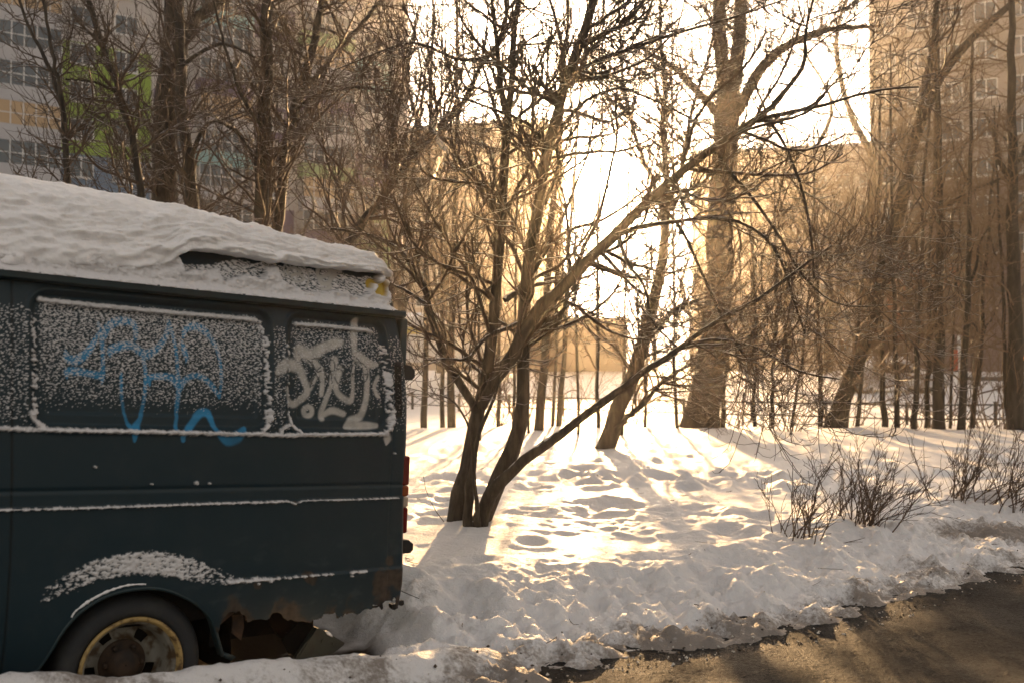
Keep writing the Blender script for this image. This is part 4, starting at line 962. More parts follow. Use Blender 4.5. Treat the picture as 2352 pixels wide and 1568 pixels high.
def frost_noise(u, v, seed=0, sx=80., sy=165.):
    a = perlin(u*sx+v*45, v*sy+u*20, 81+seed)+.55*perlin(u*sx*2.1, v*sy*2.0, 83+seed)+.14*perlin(u*18, v*26, 87+seed)
    return .5+a*.66
def side_skin(u, v):
    """colour, snow cover and relief of the side; relief is outwards"""
    col = np.repeat(TEAL[None], u.size, 0).copy(); h = np.zeros(u.shape); f = np.zeros(u.shape)
    d1 = rrect(u, v, W1, .085); d2 = rrect(u, v, W2, .085)
    for d in (d1, d2):
        h += .007*np.exp(-((d-.008)/.010)**2)-.024*sst(.004, -.028, d)-.010*sst(-.062, -.078, d)
    # creases
    h += -.005*np.exp(-((v-np.interp(u, FOLD[:,0], FOLD[:,1]))/.010)**2)
    vs_ = np.interp(u, SL[:,0], SL[:,1]); h += .014*sst(vs_+.010, vs_-.004, v)
    vl = np.interp(u, LOW[:,0], LOW[:,1]); h += .012*sst(vl+.012, vl-.004, v)*sst(LOW[0,0]-.1, LOW[0,0]+.1, u)
    h += .0034*fbm(u*2.3, v*2.3, 3, 91)
    us = np.interp(v, *zip(*sorted([(pv(28,y)[1], pv(28,y)[0]) for y in (660,820,985,1100)]+[(pv(22,1300)[1], pv(22,1300)[0])])))
    h += -.007*np.exp(-((u-us)/.0045)**2); col *= (1-.7*np.exp(-((u-us)/.005)**2))[:,None]
    dr = (UE-.105-.04*np.clip(1.2-v, 0, .4))-u
    h += -.004*np.exp(-(dr/.006)**2)
    # graffiti
    cb = np.zeros(u.shape)
    for s_ in BL: cb = np.maximum(cb, stroke(u, v, s_, conv1, .35))
    cb *= np.clip(.80+.5*fbm(u*6, v*6, 2, 95), .25, 1)
    col = col*(1-cb[:,None])+BLUE*cb[:,None]
    cw = np.zeros(u.shape)
    for s_ in WS: cw = np.maximum(cw, stroke(u, v, [(a, b_, c_*1.18) for a, b_, c_ in s_], conv2, .42))
    cw *= np.clip(.84+.30*perlin(u*240, v*240, 97)+.35*perlin(u*20, v*20, 98), .1, 1)
    col = col*(1-cw[:,None])+WHT*cw[:,None]
    for s_ in KS: 
        k_ = stroke(u, v, [(a, b_, 7) for a, b_ in s_], conv2, .3)*.85; col = col*(1-k_[:,None])+np.array((.016,.024,.028))*k_[:,None]
    # rust towards the torn lower edge and in spots
    bt = np.interp(u, BOT[:,0], BOT[:,1]); ru = sst(.060, .0, v-bt+.13*fbm(u*7, v*7, 4, 101))*sst(.1, .3, u)
    for px, py, r_ in ((706,1323,.035),(880,1318,.07),(912,1330,.05),(868,1350,.04),(676,1154,.014),(585,1343,.02),(890,1290,.03),(900,1385,.05)):
        a, b_ = pv(px, py); ru = np.maximum(ru, sst(1.25, .7, np.hypot(u-a, v-b_)/r_+.9*fbm(u*14, v*14, 3, 103)))
    wear = sst(.15, .6, fbm(u*9, v*16, 4, 105))*sst(.95, .5, v)*sst(.1,.4,u)
    col = col*(1-.35*wear[:,None])+np.array((.055,.065,.075))*.35*wear[:,None]
    col = col*(1-.9*ru[:,None])+RUST*.9*ru[:,None]*(1+.8*fbm(u*30, v*30, 2, 107))[:,None]
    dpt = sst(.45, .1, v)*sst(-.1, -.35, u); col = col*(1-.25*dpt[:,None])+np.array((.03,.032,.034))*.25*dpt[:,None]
    # frost density
    def band(y0, y1, e=12):      # between two picture rows (measured at the middle of the panels)
        va = pv(400, y1)[1]; vb = pv(400, y0)[1]; return sst(va-.02, va+.03, v)*sst(vb+.02, vb-.03, v)
    p1 = sst(-.025, -.05, d1); v_shelf = pv(350, 951)[1]; vt = pv(350, 715)[1]
    fall = np.interp(v, [v_shelf-.01, v_shelf+.07, (v_shelf+vt)/2, vt], [.10, .46, .545, .62])
    f = np.maximum(f, p1*np.clip(fall-.075, 0, 1))
    p2 = sst(-.02, -.05, d2); v_sh2 = pv(780, 957)[1]; f = np.maximum(f, p2*np.interp(v, [v_sh2-.01, v_sh2+.06, vt], [0, .26, .46]))
    vd = v-vgut(u); pill = sst(.003, .012, np.minimum(d1, d2))
    vtop = vgut(u)-.125; vbot = pv(400, 1010)[1]
    f = np.maximum(f, pill*sst(vtop+.008, vtop-.012, v)*sst(vbot+.01, vbot+.12, v)*np.interp(u, [UE-.14, UE-.03, UE], [.40, .32, .15]))
    # strips of snow lying on ledges
    ridges = np.zeros(u.shape)
    def strip(pts, hw, amp=.35, sd=0):
        nonlocal ridges
        P_ = pvs(pts); d, _ = dist_poly(u, v, P_); d = d-hw*amp*1.6*perlin(u*42, v*42, 111+sd)-hw*amp*perlin(u*120, v*120, 113+sd)
        ridges = np.maximum(ridges, sst(hw*1.15, hw*.55, d))
    strip([(92,687),(104,689),(230,702),(400,718),(560,731),(590,736)], .0125, .22, 1)
    strip([(682,744),(760,749),(856,759),(866,764)], .0115, .22, 2)
    strip([(-10,983),(105,986),(300,990),(439,993),(598,997),(650,999),(760,997),(888,996)], .0118, .42, 3)
    strip([(72,945),(82,965),(102,983)], .012, .6, 4); strip([(598,997),(616,975),(622,945)], .010, .7, 5); strip([(664,950),(672,975),(690,993)], .010, .7, 6); strip([(884,995),(898,975),(901,945)], .015, .7, 7); strip([(640,996),(650,985),(660,975)], .011, .8, 17)
    strip([(-10,1170),(200,1165),(400,1158),(620,1151),(660,1150)], .0052, .8, 8); strip([(660,1150),(676,1156),(692,1148),(800,1146),(912,1142)], .0034, .9, 9)
    strip([(520,1333),(560,1331),(620,1327)], .009, .9, 10); strip([(620,1327),(700,1320),(760,1316)], .004, 1.3, 11); strip([(800,1312),(833,1309)], .006, .9, 12)
    for px, py, r_ in ((217,1071,.006),(449,1109,.008),(480,1109,.004),(345,1110,.004),(587,1337,.006),(800,1320,.005),(905,1040,.004)): strip([(px,py),(px+3,py+.5)], r_, .6, px)
    # clumps down the right edges of both panels and the left edge of the first
    cl = np.zeros(u.shape)
    for x0, y0, x1, y1, wd_, de in ((611,770,618,960,.022,.62),(76,715,82,950,.022,.46),(888,800,899,985,.030,.56),(660,780,664,960,.018,.46),(600,742,615,790,.014,.7),(893,858,897,880,.026,.95)):
        P_ = pvs([(x0,y0),(x1,y1)]); d, _ = dist_poly(u, v, P_); cl = np.maximum(cl, de*sst(wd_*1.3, wd_*.3, d))
    cn_ = .5+.62*(perlin(u*42+v*12, v*60, 121)+.5*perlin(u*95, v*120, 122)+.35*perlin(u*14, v*14, 123))
    # wheel arch band
    AB = pvs([(100,1362),(150,1338),(220,1308),(300,1292),(360,1292),(430,1304),(500,1326),(560,1333)]); d, pr = dist_poly(u, v, AB)
    wb = np.interp(pr, [0,1.2,2.5,4,5,6,7], [.034,.052,.064,.068,.066,.046,.012]); den = np.interp(pr, [0,1,2,3.5,5,6,7], [.34,.48,.64,.76,.64,.46,.43])
    f_arch = den*sst(1.15, .55, d/wb); f_arch = np.maximum(f_arch, .36*sst(1.6, .8, d/wb)*sst(0, .02, np.interp(u, AB[:,0], AB[:,1])-v)*sst(2.6, .8, pr))
    nz = frost_noise(u, v)
    m = sst(-.07, .07, nz-(1-f*.86)); m = np.where(f < .03, 0, m)
    m2 = np.where(cl < .05, 0, sst(-.07, .07, cn_-(1-cl*.95)))
    m3 = np.where(f_arch < .05, 0, sst(-.07, .07, .4*nz+.6*cn_-(1-f_arch*.92)))
    # no frost on the dirt: keep frost off the very edge of the graffiti dribbles
    snow_ = np.maximum.reduce((m*.95, m2, m3, ridges))
    h += .006*m*np.clip(nz, 0, 1.2)+.018*m2*np.clip(cn_, 0, 1)+.013*m3*np.clip(cn_, .2, 1)+.016*ridges*(1+.6*fbm(u*60, v*60, 2, 131))
    return col, snow_, h

def grid_part(name, Pts, keep, quads, attrs, parent=van, m_=None):
    qq = quads[keep]; used = np.unique(qq); mp = np.full(len(Pts), -1); mp[used] = np.arange(len(used))
    return mesh_np(name, Pts[used], mp[qq], m_ or M_paint, parent, attrs={k: a[used] for k, a in attrs.items()})
RC = .05
def corner(u): return RC*(1-np.sqrt(np.clip(1-(np.clip(u-(UE-RC), 0, RC*.999)/RC)**2, 0, 1)))
UL = -.80
us_ = np.concatenate((np.arange(UL, UE-RC, .0044), np.linspace(UE-RC, UE, 14)))
vs_ = np.arange(.12, 2.16, .0044)
U, V = np.meshgrid(us_, np.linspace(0, 1, len(vs_)), indexing='ij')
vg = vgut(U); V = .12+(vg-.12)*V
u_, v_ = U.ravel(), V.ravel()
col, sn_, hh = side_skin(u_, v_)
yy = yin(v_)+corner(u_)-hh*sst(UE, UE-RC*.8, u_)
def lean(u, v): return np.interp(v, [.3, .5, .95, 1.5, 1.7, 2.0], [.0, .012, .0, .0, -.015, -.060])*sst(UE-.5, UE, u)
Pts = np.column_stack((u_+lean(u_, v_), yy, v_))
k_ = np.arange(U.size).reshape(U.shape); Q = np.stack((k_[:-1,:-1], k_[1:,:-1], k_[1:,1:], k_[:-1,1:]), -1).reshape(-1,4)
uc, vc = u_[Q].mean(1), v_[Q].mean(1)
ok = (vc > np.interp(uc, BOT[:,0], BOT[:,1])+.012*perlin(uc*30, vc*30, 141)) & ~inside_arch(uc, vc)
i1 = rrect(uc, vc, W1, .085) < -.030; i2 = rrect(uc, vc, W2, .085) < -.030
att = {'paint': col, 'snow': sn_}
tag(grid_part('body', Pts, ok & ~i1 & ~i2, Q, att), None)
tag(grid_part('window_panel', Pts, ok & i1, Q, att), 'wide frosted window panel with blue graffiti')
tag(grid_part('window_panel', Pts, ok & i2, Q, att), 'smaller frosted rear window panel with white graffiti')

# inner skin so the torn sheet has thickness and the body is closed
WV = 1.98
m_ = MB()
m_.box((UL+.02, .13, .40), (UE-.03, .16, 1.9)); m_.build('inner_panel', M_under, van)
# roof side above the gutter: frost, bare paint, finger drawings and a yellow patch
RS = .30
def roof_prof(t_, u):                    # t 0..1 up the roof side ; returns y, v offset above the gutter
    return .05+.13*t_**1.6, .012+RS*t_
def pr_(px, py): 
    y = .085+.08
    for _ in range(3):
        u, v = pv(px, py, y); t_ = np.clip((v-vgut(u)-.012)/RS, 0, 1); y = .085+float(roof_prof(t_, u)[0])
    return u, v
zr = lambda x, y: (700/1.7415+x*.22949, 900/1.7415+y*.22949)
def roof_skin(u, v):
    col = np.repeat(TEAL[None], u.size, 0).copy()
    def rp(l): return np.array([pr_(*zr(*p)) for p in l])
    def poly_d(l): return dist_poly(u, v, rp(l))
    def above(l): P_ = rp(l); return v-np.interp(u, P_[:,0], P_[:,1])
    # lower bank of snow along the gutter, its upper edge:
    a = above([(-1800,300),(-1200,200),(-820,100),(-500,120),(-120,220),(0,330),(40,400),(60,480),(180,440),(400,440),(440,560),(700,500),(860,560),(900,430),(980,430),(1060,560),(1240,650),(1420,660),(1560,660),(1700,700),(1780,720),(1900,690),(1960,560),(2050,480),(2160,480),(2200,600)])
    j = .020*fbm(u*9, v*9, 3, 151)+.008*fbm(u*40, v*40, 2, 152)
    bank = sst(.010, -.012, a+j)
    # frost between bank and upper snow
    top = above([(-200,130),(0,400),(90,400),(380,385),(480,350),(640,350),(800,375),(880,375),(1000,390),(1330,440),(1650,470),(1850,520),(2000,520)])
    f = .64*sst(.008, -.008, top+.6*j)
    nz = frost_noise(u, v, 7, 52, 120); m = sst(-.08, .08, nz-(1-f*.86)); m = np.where(f < .03, 0, m)
    # drawings: ring with an eight, then two blots
    dr = np.zeros(u.shape)
    def draw(l, hw):
        nonlocal dr
        P3, _ = resample(np.column_stack((rp(l), np.zeros(len(l)))), np.ones(len(l)), len(l)*4); d, _ = dist_poly(u, v, P3[:,:2]); dr = np.maximum(dr, sst(hw*1.3, hw*.7, d))
    draw([(1100,520),(1088,450),(1105,395),(1160,375),(1230,380),(1290,420),(1335,500),(1330,580),(1310,620)], .0048)
    draw([(1210,430),(1150,430),(1120,470),(1160,500),(1210,490),(1270,510),(1280,550),(1230,570),(1180,550),(1170,510),(1230,490),(1260,470),(1210,430)], .0060)
    draw([(1435,430),(1425,480),(1440,530),(1500,510),(1550,480),(1520,440),(1440,425)], .011); draw([(1450,560),(1490,590),(1540,580),(1560,530),(1600,490),(1570,450)], .013); draw([(1470,640),(1520,645),(1555,610)], .010); draw([(1570,452),(1660,470)], .008)
    draw([(950,400),(968,430)], .006)
    m = m*(1-dr); col = col*(1-dr[:,None])+np.array((.50,.49,.47))*dr[:,None]
    yp = rp([(1960,600),(1985,640),(2060,660),(2120,620),(2150,570)]); d, _ = dist_poly(u, v, yp); ye = sst(.040, .032, d)
    col = col*(1-ye[:,None])+np.array((.50,.34,.03))*ye[:,None]
    bl2 = np.zeros(u.shape)
    P_ = rp([(2130,560),(2165,610),(2150,690),(2080,735),(2000,715),(1940,740),(1925,700),(1950,640),(1965,610)]); d, _ = dist_poly(u, v, P_); bl2 = sst(.017, .006, d+.4*j)
    bank = bank*(1-sst(.044, .034, dist_poly(u, v, yp)[0])*(1-bl2)); bank = np.maximum(bank, bl2)
    P_ = rp([(1800,640),(1850,680),(1880,650)]); d, _ = dist_poly(u, v, P_); bank *= 1-sst(.022, .012, d+j)
    m = m*(1-ye)
    sn = np.maximum(m, bank)
    lum = ridge(u*7, v*13, 3, 153)
    h = .006*m+bank*(.030+.030*np.clip(lum, -.6, 1)+.022*fbm(u*12, v*16, 3, 155)+.012*fbm(u*34, v*34, 3, 154))*np.clip(1, 0, 1)
    return col, sn, h, bank
UER = UE-.06
ur = np.arange(UL, UER, .0052); tr = np.linspace(0, 1, 66)
U, T_ = np.meshgrid(ur, tr, indexing='ij'); yo, vo = roof_prof(T_, U); Vr = vgut(U)+vo; u_, v_ = U.ravel(), Vr.ravel()
col, sn_, hh, bank_ = roof_skin(u_, v_)
low = sst(.12, .0, T_.ravel())*bank_
endr = sst(UER-.10, UER, u_)
yb = .085+yo.ravel()+.06*endr**2
Pts = np.column_stack((u_, yb-hh-.055*low, v_-.004*low))
k_ = np.arange(U.size).reshape(U.shape); Q = np.stack((k_[:-1,:-1], k_[1:,:-1], k_[1:,1:], k_[:-1,1:]), -1).reshape(-1,4)
grid_part('roof_side', Pts, np.ones(len(Q), bool), Q, {'paint': col, 'snow': sn_})
# gutter rail
m_ = MB(); gu = np.linspace(-3.0, UE-.040, 90); gv = vgut(gu)
sec = [(.083,-.028),(.045,-.026),(.028,-.018),(.026,.006),(.032,.014),(.083,.014)]
vv = np.array([(u, y, v+dv) for u, v in zip(gu, gv) for y, dv in sec]); kk = np.arange(len(vv)).reshape(90,6)
qq = np.stack((kk[:-1], np.roll(kk[:-1], -1, 1), np.roll(kk[1:], -1, 1), kk[1:]), -1).reshape(-1,4); m_.add(vv, qq, None)
m_.add(vv[-6:], [(0,1,2,3),(0,3,4,5)]); m_.build('gutter', M_plain, van)

# snow on top of the roof: a thing of its own that lies on the van
UF = -2.6
us2 = np.concatenate((np.linspace(UF, UL, 60)[:-1], np.arange(UL, UE-.22, .011), np.linspace(UE-.22, UE-.050, 30)))
na = 210; aa = np.concatenate((np.linspace(0, .62, 150), np.linspace(.62, 1, 61)[1:]))*math.pi
U, A = np.meshgrid(us2, aa, indexing='ij')
ev = pvs([zr(*p) for p in ((-2000,420),(-1400,430),(-800,420),(-500,440),(-300,430),(-120,390),(-10,310),(100,262),(380,280),(700,330),(880,365),(940,400),(990,375),(1200,405),(1500,435),(1800,465),(1960,480),(2100,500),(2220,540))], .20)
vlow = np.interp(U, ev[:,0], ev[:,1])
tp = np.clip((U-(UE-.48))/.430, 0, 1); endf = np.clip(1-tp**7, 0.0, 1)**.5
crown_v = np.interp(U, [-3, -.6, .0, .5, 1.0, 1.5, 1.6], [2.50, 2.535, 2.515, 2.455, 2.392, 2.375, 2.37])
bv = (crown_v-vlow)*(.16+.84*endf)
cosA, sinA = np.cos(A), np.sin(A)
ax_ = np.sign(cosA)*np.abs(cosA)**.62; az_ = np.abs(sinA)**.78
half = .90*(1-.12*tp**4)
yc_ = 1.03; yS = yc_-half*ax_; vS = vlow+bv*az_+.04*(1-az_)*0
face = sst(.55, .12, A/math.pi)
arc = (A/math.pi)*2.4
rg = ridge(U*3.2+.6*perlin(U*3, arc*4, 161), arc*11, 3, 162); sm = fbm(U*7, arc*13, 4, 163)
lay = sst(.03, .10, A/math.pi)
ampl = face*(.019*np.clip(rg, -.9, 1.2)+.034*sm+.013*fbm(U*24, arc*34, 3, 165))+.006*fbm(U*3, arc*3, 3, 167)+.016*sst(.05,.0,A/math.pi)*fbm(U*10, U*0, 3, 169)
nyv, nvv = -np.sign(cosA)*np.abs(cosA)**1.0, sinA
yS = yS+nyv*ampl-.03*sst(.08, .02, A/math.pi); vS = vS+nvv*ampl+.012*fbm(U*9, A*0, 3, 171)*sst(.06, .0, A/math.pi)
uS = U+.05*endf*0+ (.03*fbm(yS*6, vS*6, 3, 173))*sst(.75, 1, tp)
Pts = np.stack((uS, yS, vS), -1).reshape(-1,3)
nu, na = U.shape; k_ = np.arange(nu*na).reshape(nu, na); Q = np.stack((k_[:-1,:-1], k_[1:,:-1], k_[1:,1:], k_[:-1,1:]), -1).reshape(-1,4)
# underside and rear end close the block
und = np.stack((uS[:,::-1], yS[:,::-1], np.repeat((vlow+.03)[:, :1], na, 1)), -1)
endc = np.array([[UE-.07, yc_, float(vlow[-1,0]+.03)], [UF-.1, yc_, 2.2]])
Pall = np.vstack((Pts, endc)); ce = nu*na
T3 = [(int(k_[-1,j]), ce, int(k_[-1,j+1])) for j in range(na-1)]+[(int(k_[0,j+1]), ce+1, int(k_[0,j])) for j in range(na-1)]+[(int(k_[-1,-1]), ce, int(k_[-1,0]))]
Qc = np.column_stack((k_[:-1,-1], k_[1:,-1], k_[1:,0], k_[:-1,0]))
cap = mesh_np('roof_snow', Pall, np.vstack((Q, Qc)), M_cap, None, tris=np.array(T3))
cap.location = van.location; cap.rotation_euler = van.rotation_euler
tag(cap, 'thick layered cap of snow lying along the roof of the dark van', 'snow')

# rear face with two doors, roof deck, far side, front half
m_ = MB(); m_.box((UE-.40, .16, .45), (UE-.05, WV, .62)); m_.build('floor', M_under, van)
yl, yr_ = .055, WV+.03
for a_, b_ in ((.062, 1.015), (1.023, WV-.0)):
    m_ = MB(); m_.box((UE-.045, a_, .50), (UE-.004, b_, 1.96), .008); d_ = m_.build('rear_door', M_plain, van)
    m_ = MB(); m_.box((UE-.003, a_+.12, 1.25), (UE+.004, b_-.12, 1.80)); m_.build('window', M_glass, d_)
    m_ = MB(); hx = b_-.1 if a_ < .5 else a_+.04; m_.box((UE-.003, hx, 1.0), (UE+.035, hx+.05, 1.14), .006); m_.build('handle', M_black, d_)
m_ = MB(); 
for i_ in range(24):
    pass
m_.box((-2.9, .16, 2.02), (UE-.05, WV-.08, 2.06)); m_.build('roof', M_plain, van)
# far side and the front of the body (coarse: only its rear half is in the picture)
prof = [(-4.05,.35),(-4.05,.82),(-3.95,1.0),(-3.35,1.16),(-2.72,1.98),(-2.6,2.04),(UL,2.05),(UL,.30),(-2.45,.30),(-2.55,.52),(-2.75,.68),(-2.95,.72),(-3.15,.68),(-3.35,.52),(-3.45,.32)]
def shell(y0, y1, pts, name):
    n = len(pts); from mathutils.geometry import tessellate_polygon
    tri = tessellate_polygon([[Vector((a, b_, 0)) for a, b_ in pts]])
    v = [(a, y0, b_) for a, b_ in pts]+[(a, y1, b_) for a, b_ in pts]
    q_ = [(i, (i+1)%n, n+(i+1)%n, n+i) for i in range(n)]
    t_ = [tuple(t) for t in tri]+[tuple(n+k for k in t[::-1]) for t in tri]
    return mesh_np(name, v, q_, M_plain, van, False, t_)
shell(.0, .05, prof, 'front_side_panel'); shell(WV+.0, WV+.05, prof[:6]+[(UE-.01,2.0),(UE-.01,.45),(.5,.45),(.45,.62),(.2,.78),(-.2,.78),(-.45,.62),(-.5,.35)]+prof[8:], 'far_side_panel')
m_ = MB(); w_ = ((.052, WV-.002))
for (a0, a1) in (((-4.05,.35),(-4.05,.82)),((-4.05,.82),(-3.95,1.0)),((-3.95,1.0),(-3.35,1.16))):
    m_.prism([(a0[0],.052,a0[1]),(a0[0],WV-.002,a0[1]),(a1[0],WV-.002,a1[1]),(a1[0],.052,a1[1])], (.03,0,-.02))
m_.build('bonnet', M_plain, van)
m_ = MB(); m_.prism([(-3.35,.06,1.17),(-3.35,WV-.01,1.17),(-2.73,WV-.01,1.97),(-2.73,.06,1.97)], (.02,0,-.015)); m_.build('windscreen', M_glass, van)
m_ = MB(); m_.prism([(-3.02,-.006,1.2),(-2.05,-.006,1.2),(-2.05,-.006,1.82),(-2.6,-.006,1.82)], (0,.005,0)); m_.build('side_window', M_glass, van)
for y_ in (.2, WV-.42):
    m_ = MB(); m_.box((-4.075, y_, .62), (-4.052, y_+.24, .80), .01); m_.build('headlight', M_clear, van)
m_ = MB(); m_.box((-4.16, .0, .36), (-4.055, WV+.04, .56), .02); m_.build('bumper', M_black, van)

# wheels
def wheel(u, yc, v, side, nm='wheel'):
    w_ = empty(nm, (u, yc, v)); w_.parent = van; sg = side
    m_ = MB(); m_.lathe([(.232,.02*sg),(.243,-.012*sg),(.262,-.022*sg),(.295,-.018*sg),(.318,.0*sg),(.334,.03*sg),(.338,.06*sg),(.338,.17*sg),(.30,.20*sg),(.232,.19*sg)], 72); m_.build('tyre', M_rubber, w_, True)
    m_ = MB(); m_.lathe([(.234,-.002*sg),(.240,-.016*sg),(.233,-.024*sg),(.222,-.020*sg),(.213,.004*sg)], 72); m_.build('rim_edge', M_lip, w_, True)
    m_ = MB(); m_.lathe([(.213,.004*sg),(.209,.016*sg),(.201,.020*sg),(.199,.044*sg),(.192,.054*sg),(.188,.10*sg),(.182,.135*sg),(.166,.155*sg),(.145,.158*sg),(.120,.148*sg),(.110,.130*sg)], 80, keep=lambda i, j: not (7 <= i <= 8 and ((j+7) % 16) < 5)); m_.build('rim', M_rim, w_, True)
    m_ = MB(); m_.lathe([(.110,.130*sg),(.102,.118*sg),(.07,.112*sg),(.066,.075*sg),(.03,.070*sg),(.004,.069*sg)], 40)
    for i in range(6):
        a = i*math.pi/3; c_ = np.array((.085*math.cos(a), .115*sg, .085*math.sin(a)))
        m_.tube([c_, c_+np.array((0,-.022*sg,0))], .012, 6)
    m_.build('hub', M_hub, w_, True)
    m_ = MB(); m_.lathe([(.19,.19*sg),(.002,.19*sg)], 32); m_.build('brake_drum', M_under, w_)
    return w_
WU, WVv = pv(300, 1535, .06); wheel(WU, .06, WVv, 1); wheel(WU, WV-.03, WVv, -1)
wheel(-2.95, .07, .40, 1); wheel(-2.95, WV-.04, .40, -1)
# arch lip with its snow, and the dark well behind it
P3 = np.column_stack((ARCH[:,0], yin(ARCH[:,1])-.008, ARCH[:,1])); P3, _ = resample(P3, np.ones(len(P3)), 60)
m_ = MB(); m_.tube(P3, .0095, 8); inn = P3+np.array((0,.075,0)); q_ = np.vstack((P3, inn)); m_.add(q_, [(i, i+1, 61+i, 60+i) for i in range(59)])
tip = P3[-1]; m_.prism([tip+np.array((-.01,0,.0)), tip+np.array((.012,0,.012)), tip+np.array((.075,.01,-.018)), tip+np.array((.05,.01,-.034))], (0,.05,0))
lipo = m_.build('wheel_arch', M_plain, van, True)
sn3 = np.array([(a, yin(b_)-.016, b_+.012) for a, b_ in pvs([z6(*p) for p in ((735,850),(770,790),(840,735),(900,690),(1000,632),(1120,575),(1280,522),(1400,505),(1510,503))])]); sn3, _ = resample(sn3, np.ones(9), 40)
m_ = MB(); m_.tube(sn3, .003+.0055*RNG.random(40)*np.sin(np.linspace(.3,3.0,40)), 7); m_.build('snow_line', M_vsnow, lipo, True)
cu, cv = WU, WVv; m_ = MB(); na_ = 24; pts = []
for i in range(na_+1):
    a = -.25+(math.pi+.5)*i/na_; pts.append((cu+.50*math.cos(a), cv+.43*math.sin(a)))
vv = [(a, y_, b_) for y_ in (.09, .62) for a, b_ in pts]; n1_ = na_+1
m_.add(vv, [(i, i+1, n1_+i+1, n1_+i) for i in range(na_)]); m_.box((cu-.55, .62, cv-.2), (cu+.55, .66, cv+.46)); m_.build('wheel_well', M_under, van)
m_ = MB(); m_.box((UL-.0, .17, .38), (cu-.50, WV-.2, .43)); m_.box((-2.2, .45, .20), (UE-.3, .55, .36)); m_.box((-2.2, 1.4, .20), (UE-.3, 1.5, .36)); m_.tube([(cu,.2,cv+.02),(cu,1.8,cv+.02)], .06, 10)
m_.box((cu+.42, .18, cv+.02), (cu+.47, .52, cv+.42)); m_.build('chassis', M_under, van)
# rusty inner edge, torn strips and wire hanging under the rear
q7 = lambda l, y: [(pv(*z7(*p), y)[0], y, pv(*z7(*p), y)[1]) for p in l]
for pl_, y_, th_ in (([(175,800),(200,700),(300,640),(360,650),(300,700),(230,760)], .06, .008), ([(340,640),(400,620),(455,690),(460,800),(430,940),(330,860),(340,740)], .16, .01), ([(470,650),(660,650),(655,700),(560,715),(474,730)], .05, .006),
    ([(800,620),(900,625),(1000,640),(1080,630),(1150,620),(1260,640),(1250,690),(1165,712),(1140,750),(1050,735),(960,720),(880,700),(840,650)], .035, .005)):
    m_ = MB(); m_.prism(q7(pl_, y_), (0,th_,0)); m_.build('torn_sill', M_rust, van)
m_ = MB(); m_.tube(q7([(1765,575),(1790,590),(1850,585),(1900,550),(1930,520)], .04), .006, 6); m_.tube(q7([(1765,600),(1775,570),(1790,590)], .04), .006, 5)
m_.prism(q7([(1875,520),(1905,515),(1915,600),(1905,620),(1870,570)], .03), (0,.012,0)); m_.prism(q7([(2000,560),(2070,560),(2070,600),(2030,622),(2005,600)], .03), (0,.03,0)); m_.prism(q7([(2060,530),(2130,520),(2135,560),(2110,580),(2065,560)], .02), (0,.02,0))
m_.tube(q7([(2100,420),(2190,460),(2290,502)], .02), .0022, 4); m_.build('hanging_bracket', M_black, van)
m_ = MB(); a = pv(*z7(2000,250)); m_.box((a[0]-.008, yin(a[1])-.010, a[1]-.013), (a[0]+.008, yin(a[1])-.001, a[1]+.013)); m_.build('badge_clip', M_vwhite, van)
# vent strip, door hinges and tail lamp on the rear corner
v0, v1 = pv(915,950), pv(912,842); m_ = MB(); mm = MB()
for i in range(29):
    f_ = i/28; u0 = v0[0]+(v1[0]-v0[0])*f_; w0 = v0[1]+(v1[1]-v0[1])*f_; y0 = float(yin(w0)); m_.box((u0-.015, y0-.011, w0-.0022), (u0+.015, y0-.003, w0+.0022))
for s_ in (-.019, .016):
    m_.prism([(v0[0]+s_, yin(v0[1])-.012, v0[1]-.012),(v0[0]+s_+.003, yin(v0[1])-.012, v0[1]-.012),(v1[0]+s_+.003, yin(v1[1])-.012, v1[1]+.012),(v1[0]+s_, yin(v1[1])-.012, v1[1]+.012)], (0,.012,0))
m_.box((v1[0]-.016, yin(v1[1])-.013, v1[1]+.006), (v1[0]+.016, yin(v1[1])-.002, v1[1]+.03), .003); m_.box((v0[0]-.016, yin(v0[1])-.012, v0[1]-.018), (v0[0]+.016, yin(v0[1])-.003, v0[1]-.004), .002)
m_.build('vent_grille', M_black, van)
for px, py, hh_ in ((941,857,.038),(937,1254,.034)):
    a, b_ = pv(px, py, .07); m_ = MB(); m_.prism([(a-.045,.05,b_+hh_*1.2),(a-.01,.05,b_+hh_*1.15),(a+.022,.05,b_+hh_*.45),(a+.022,.05,b_-hh_*.5),(a+.004,.05,b_-hh_),(a-.045,.05,b_-hh_)], (0,.07,0)); m_.build('hinge', M_black, van)
ta, tb = pv(940,1046,.03), pv(932,1222,.03); tl = empty('tail_light', (0,0,0)); tl.parent = van
m_ = MB(); m_.box((UE-.045, .012, tb[1]-.01), (UE-.010, .16, ta[1]+.008), .006); m_.build('housing', M_black, tl)
hgt_ = ta[1]-tb[1]
for f0, f1, mt__ in ((.62,1,M_red),(.48,.615,M_amber),(.34,.475,M_clear),(0,.335,M_red)):
    m_ = MB(); m_.box((UE-.030, .004, tb[1]+hgt_*f0), (UE+.012, .15, tb[1]+hgt_*f1), .007); m_.build('lens', mt__, tl)

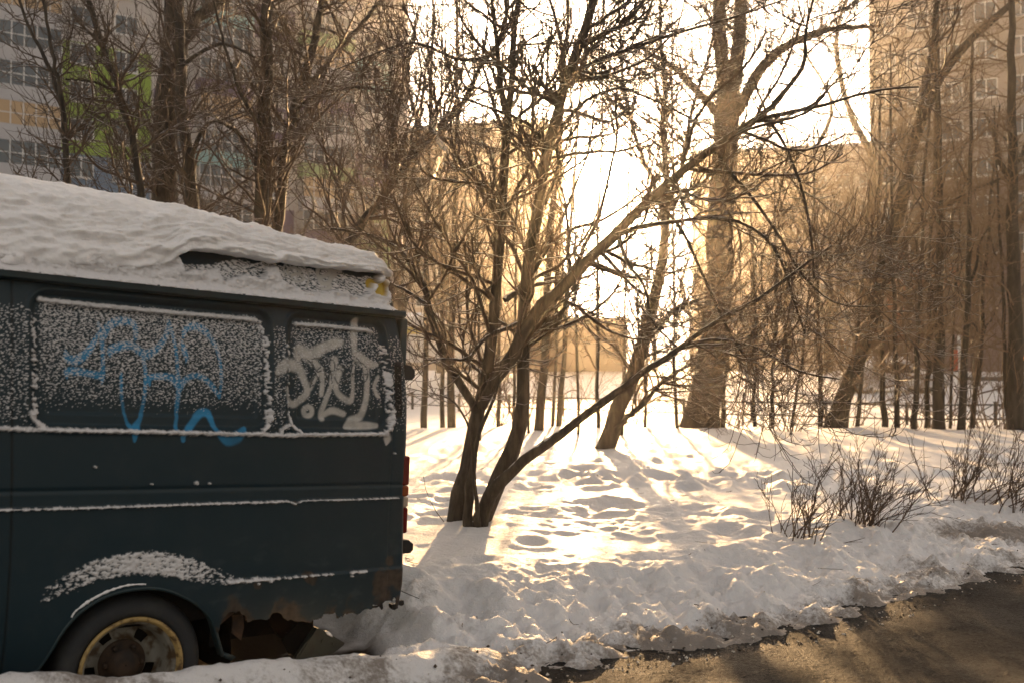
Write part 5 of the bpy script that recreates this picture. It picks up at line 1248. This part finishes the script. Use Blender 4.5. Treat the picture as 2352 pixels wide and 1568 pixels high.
# bent metal bracket fallen behind the wheel
SB = lambda l, y: [np.array((pv(*z7(*p), y)[0], y, pv(*z7(*p), y)[1])) for p in l]
br = empty('fallen_bracket', (VX, VY, 0), 'bent dark metal bracket with olive end plate lying under the tail of the van', 'bracket', rot=(0,TAU,VA))
m_ = MB(); m_.prism(SB([(693,705),(745,640),(775,680),(830,765),(905,880),(850,920),(770,820)], .42), (.0,.05,.0)); m_.build('strut', M_under, br)
m_ = MB(); m_.prism(SB([(895,885),(985,795),(1055,728),(1085,735),(1185,868),(1010,1095),(935,1085),(860,935)], .30), (0,.012,0)); m_.prism(SB([(1055,728),(1085,735),(1185,868),(1168,874)], .296), (0,.10,0)); m_.build('web_plate', M_under, br)
m_ = MB(); m_.prism(SB([(990,1178),(1015,1090),(1090,985),(1190,860),(1225,812),(1245,812),(1300,840),(1380,885),(1465,935),(1512,965),(1500,990),(1440,1040),(1340,1100),(1130,1130)], .10), (0,.009,0)); m_.prism(SB([(990,1178),(1225,812),(1245,812),(1030,1160)], .094), (0,.05,0))
for px, py, r_ in ((1288,945,.012),(1392,980,.008)):
    c_ = SB([(px,py)], .095)[0]; m_.tube([c_, c_+np.array((0,-.004,0))], r_, 12)
pl_ = m_.build('end_plate', M_olive, br)
m_ = MB(); m_.prism(SB([(1320,850),(1355,850),(1385,885),(1385,905),(1345,885)], .085), (0,.04,0)); m_.build('snow_patch', M_vsnow, pl_, True)

# ------------------------------------------------------------------ the air
hz = MB(); hz.box((-330, -130, -1.5), (330, 190, 46)); ho = hz.build('haze', None)
tag(ho, kind='stuff')
mh = bpy.data.materials.new('haze'); mh.use_nodes = True; t = mh.node_tree; t.nodes.clear()
vo_ = t.nodes.new('ShaderNodeVolumePrincipled'); om = t.nodes.new('ShaderNodeOutputMaterial')
vo_.inputs['Color'].default_value = (1.0, 0.92, 0.80, 1); vo_.inputs['Density'].default_value = 0.0009; vo_.inputs['Anisotropy'].default_value = 0.85
vo_.inputs['Density Attribute'].default_value = ''; vo_.inputs['Temperature Attribute'].default_value = ''
t.links.new(vo_.outputs[0], om.inputs['Volume'])
try: mh.cycles.homogeneous_volume = True
except Exception: pass
ho.data.materials.clear(); ho.data.materials.append(mh)
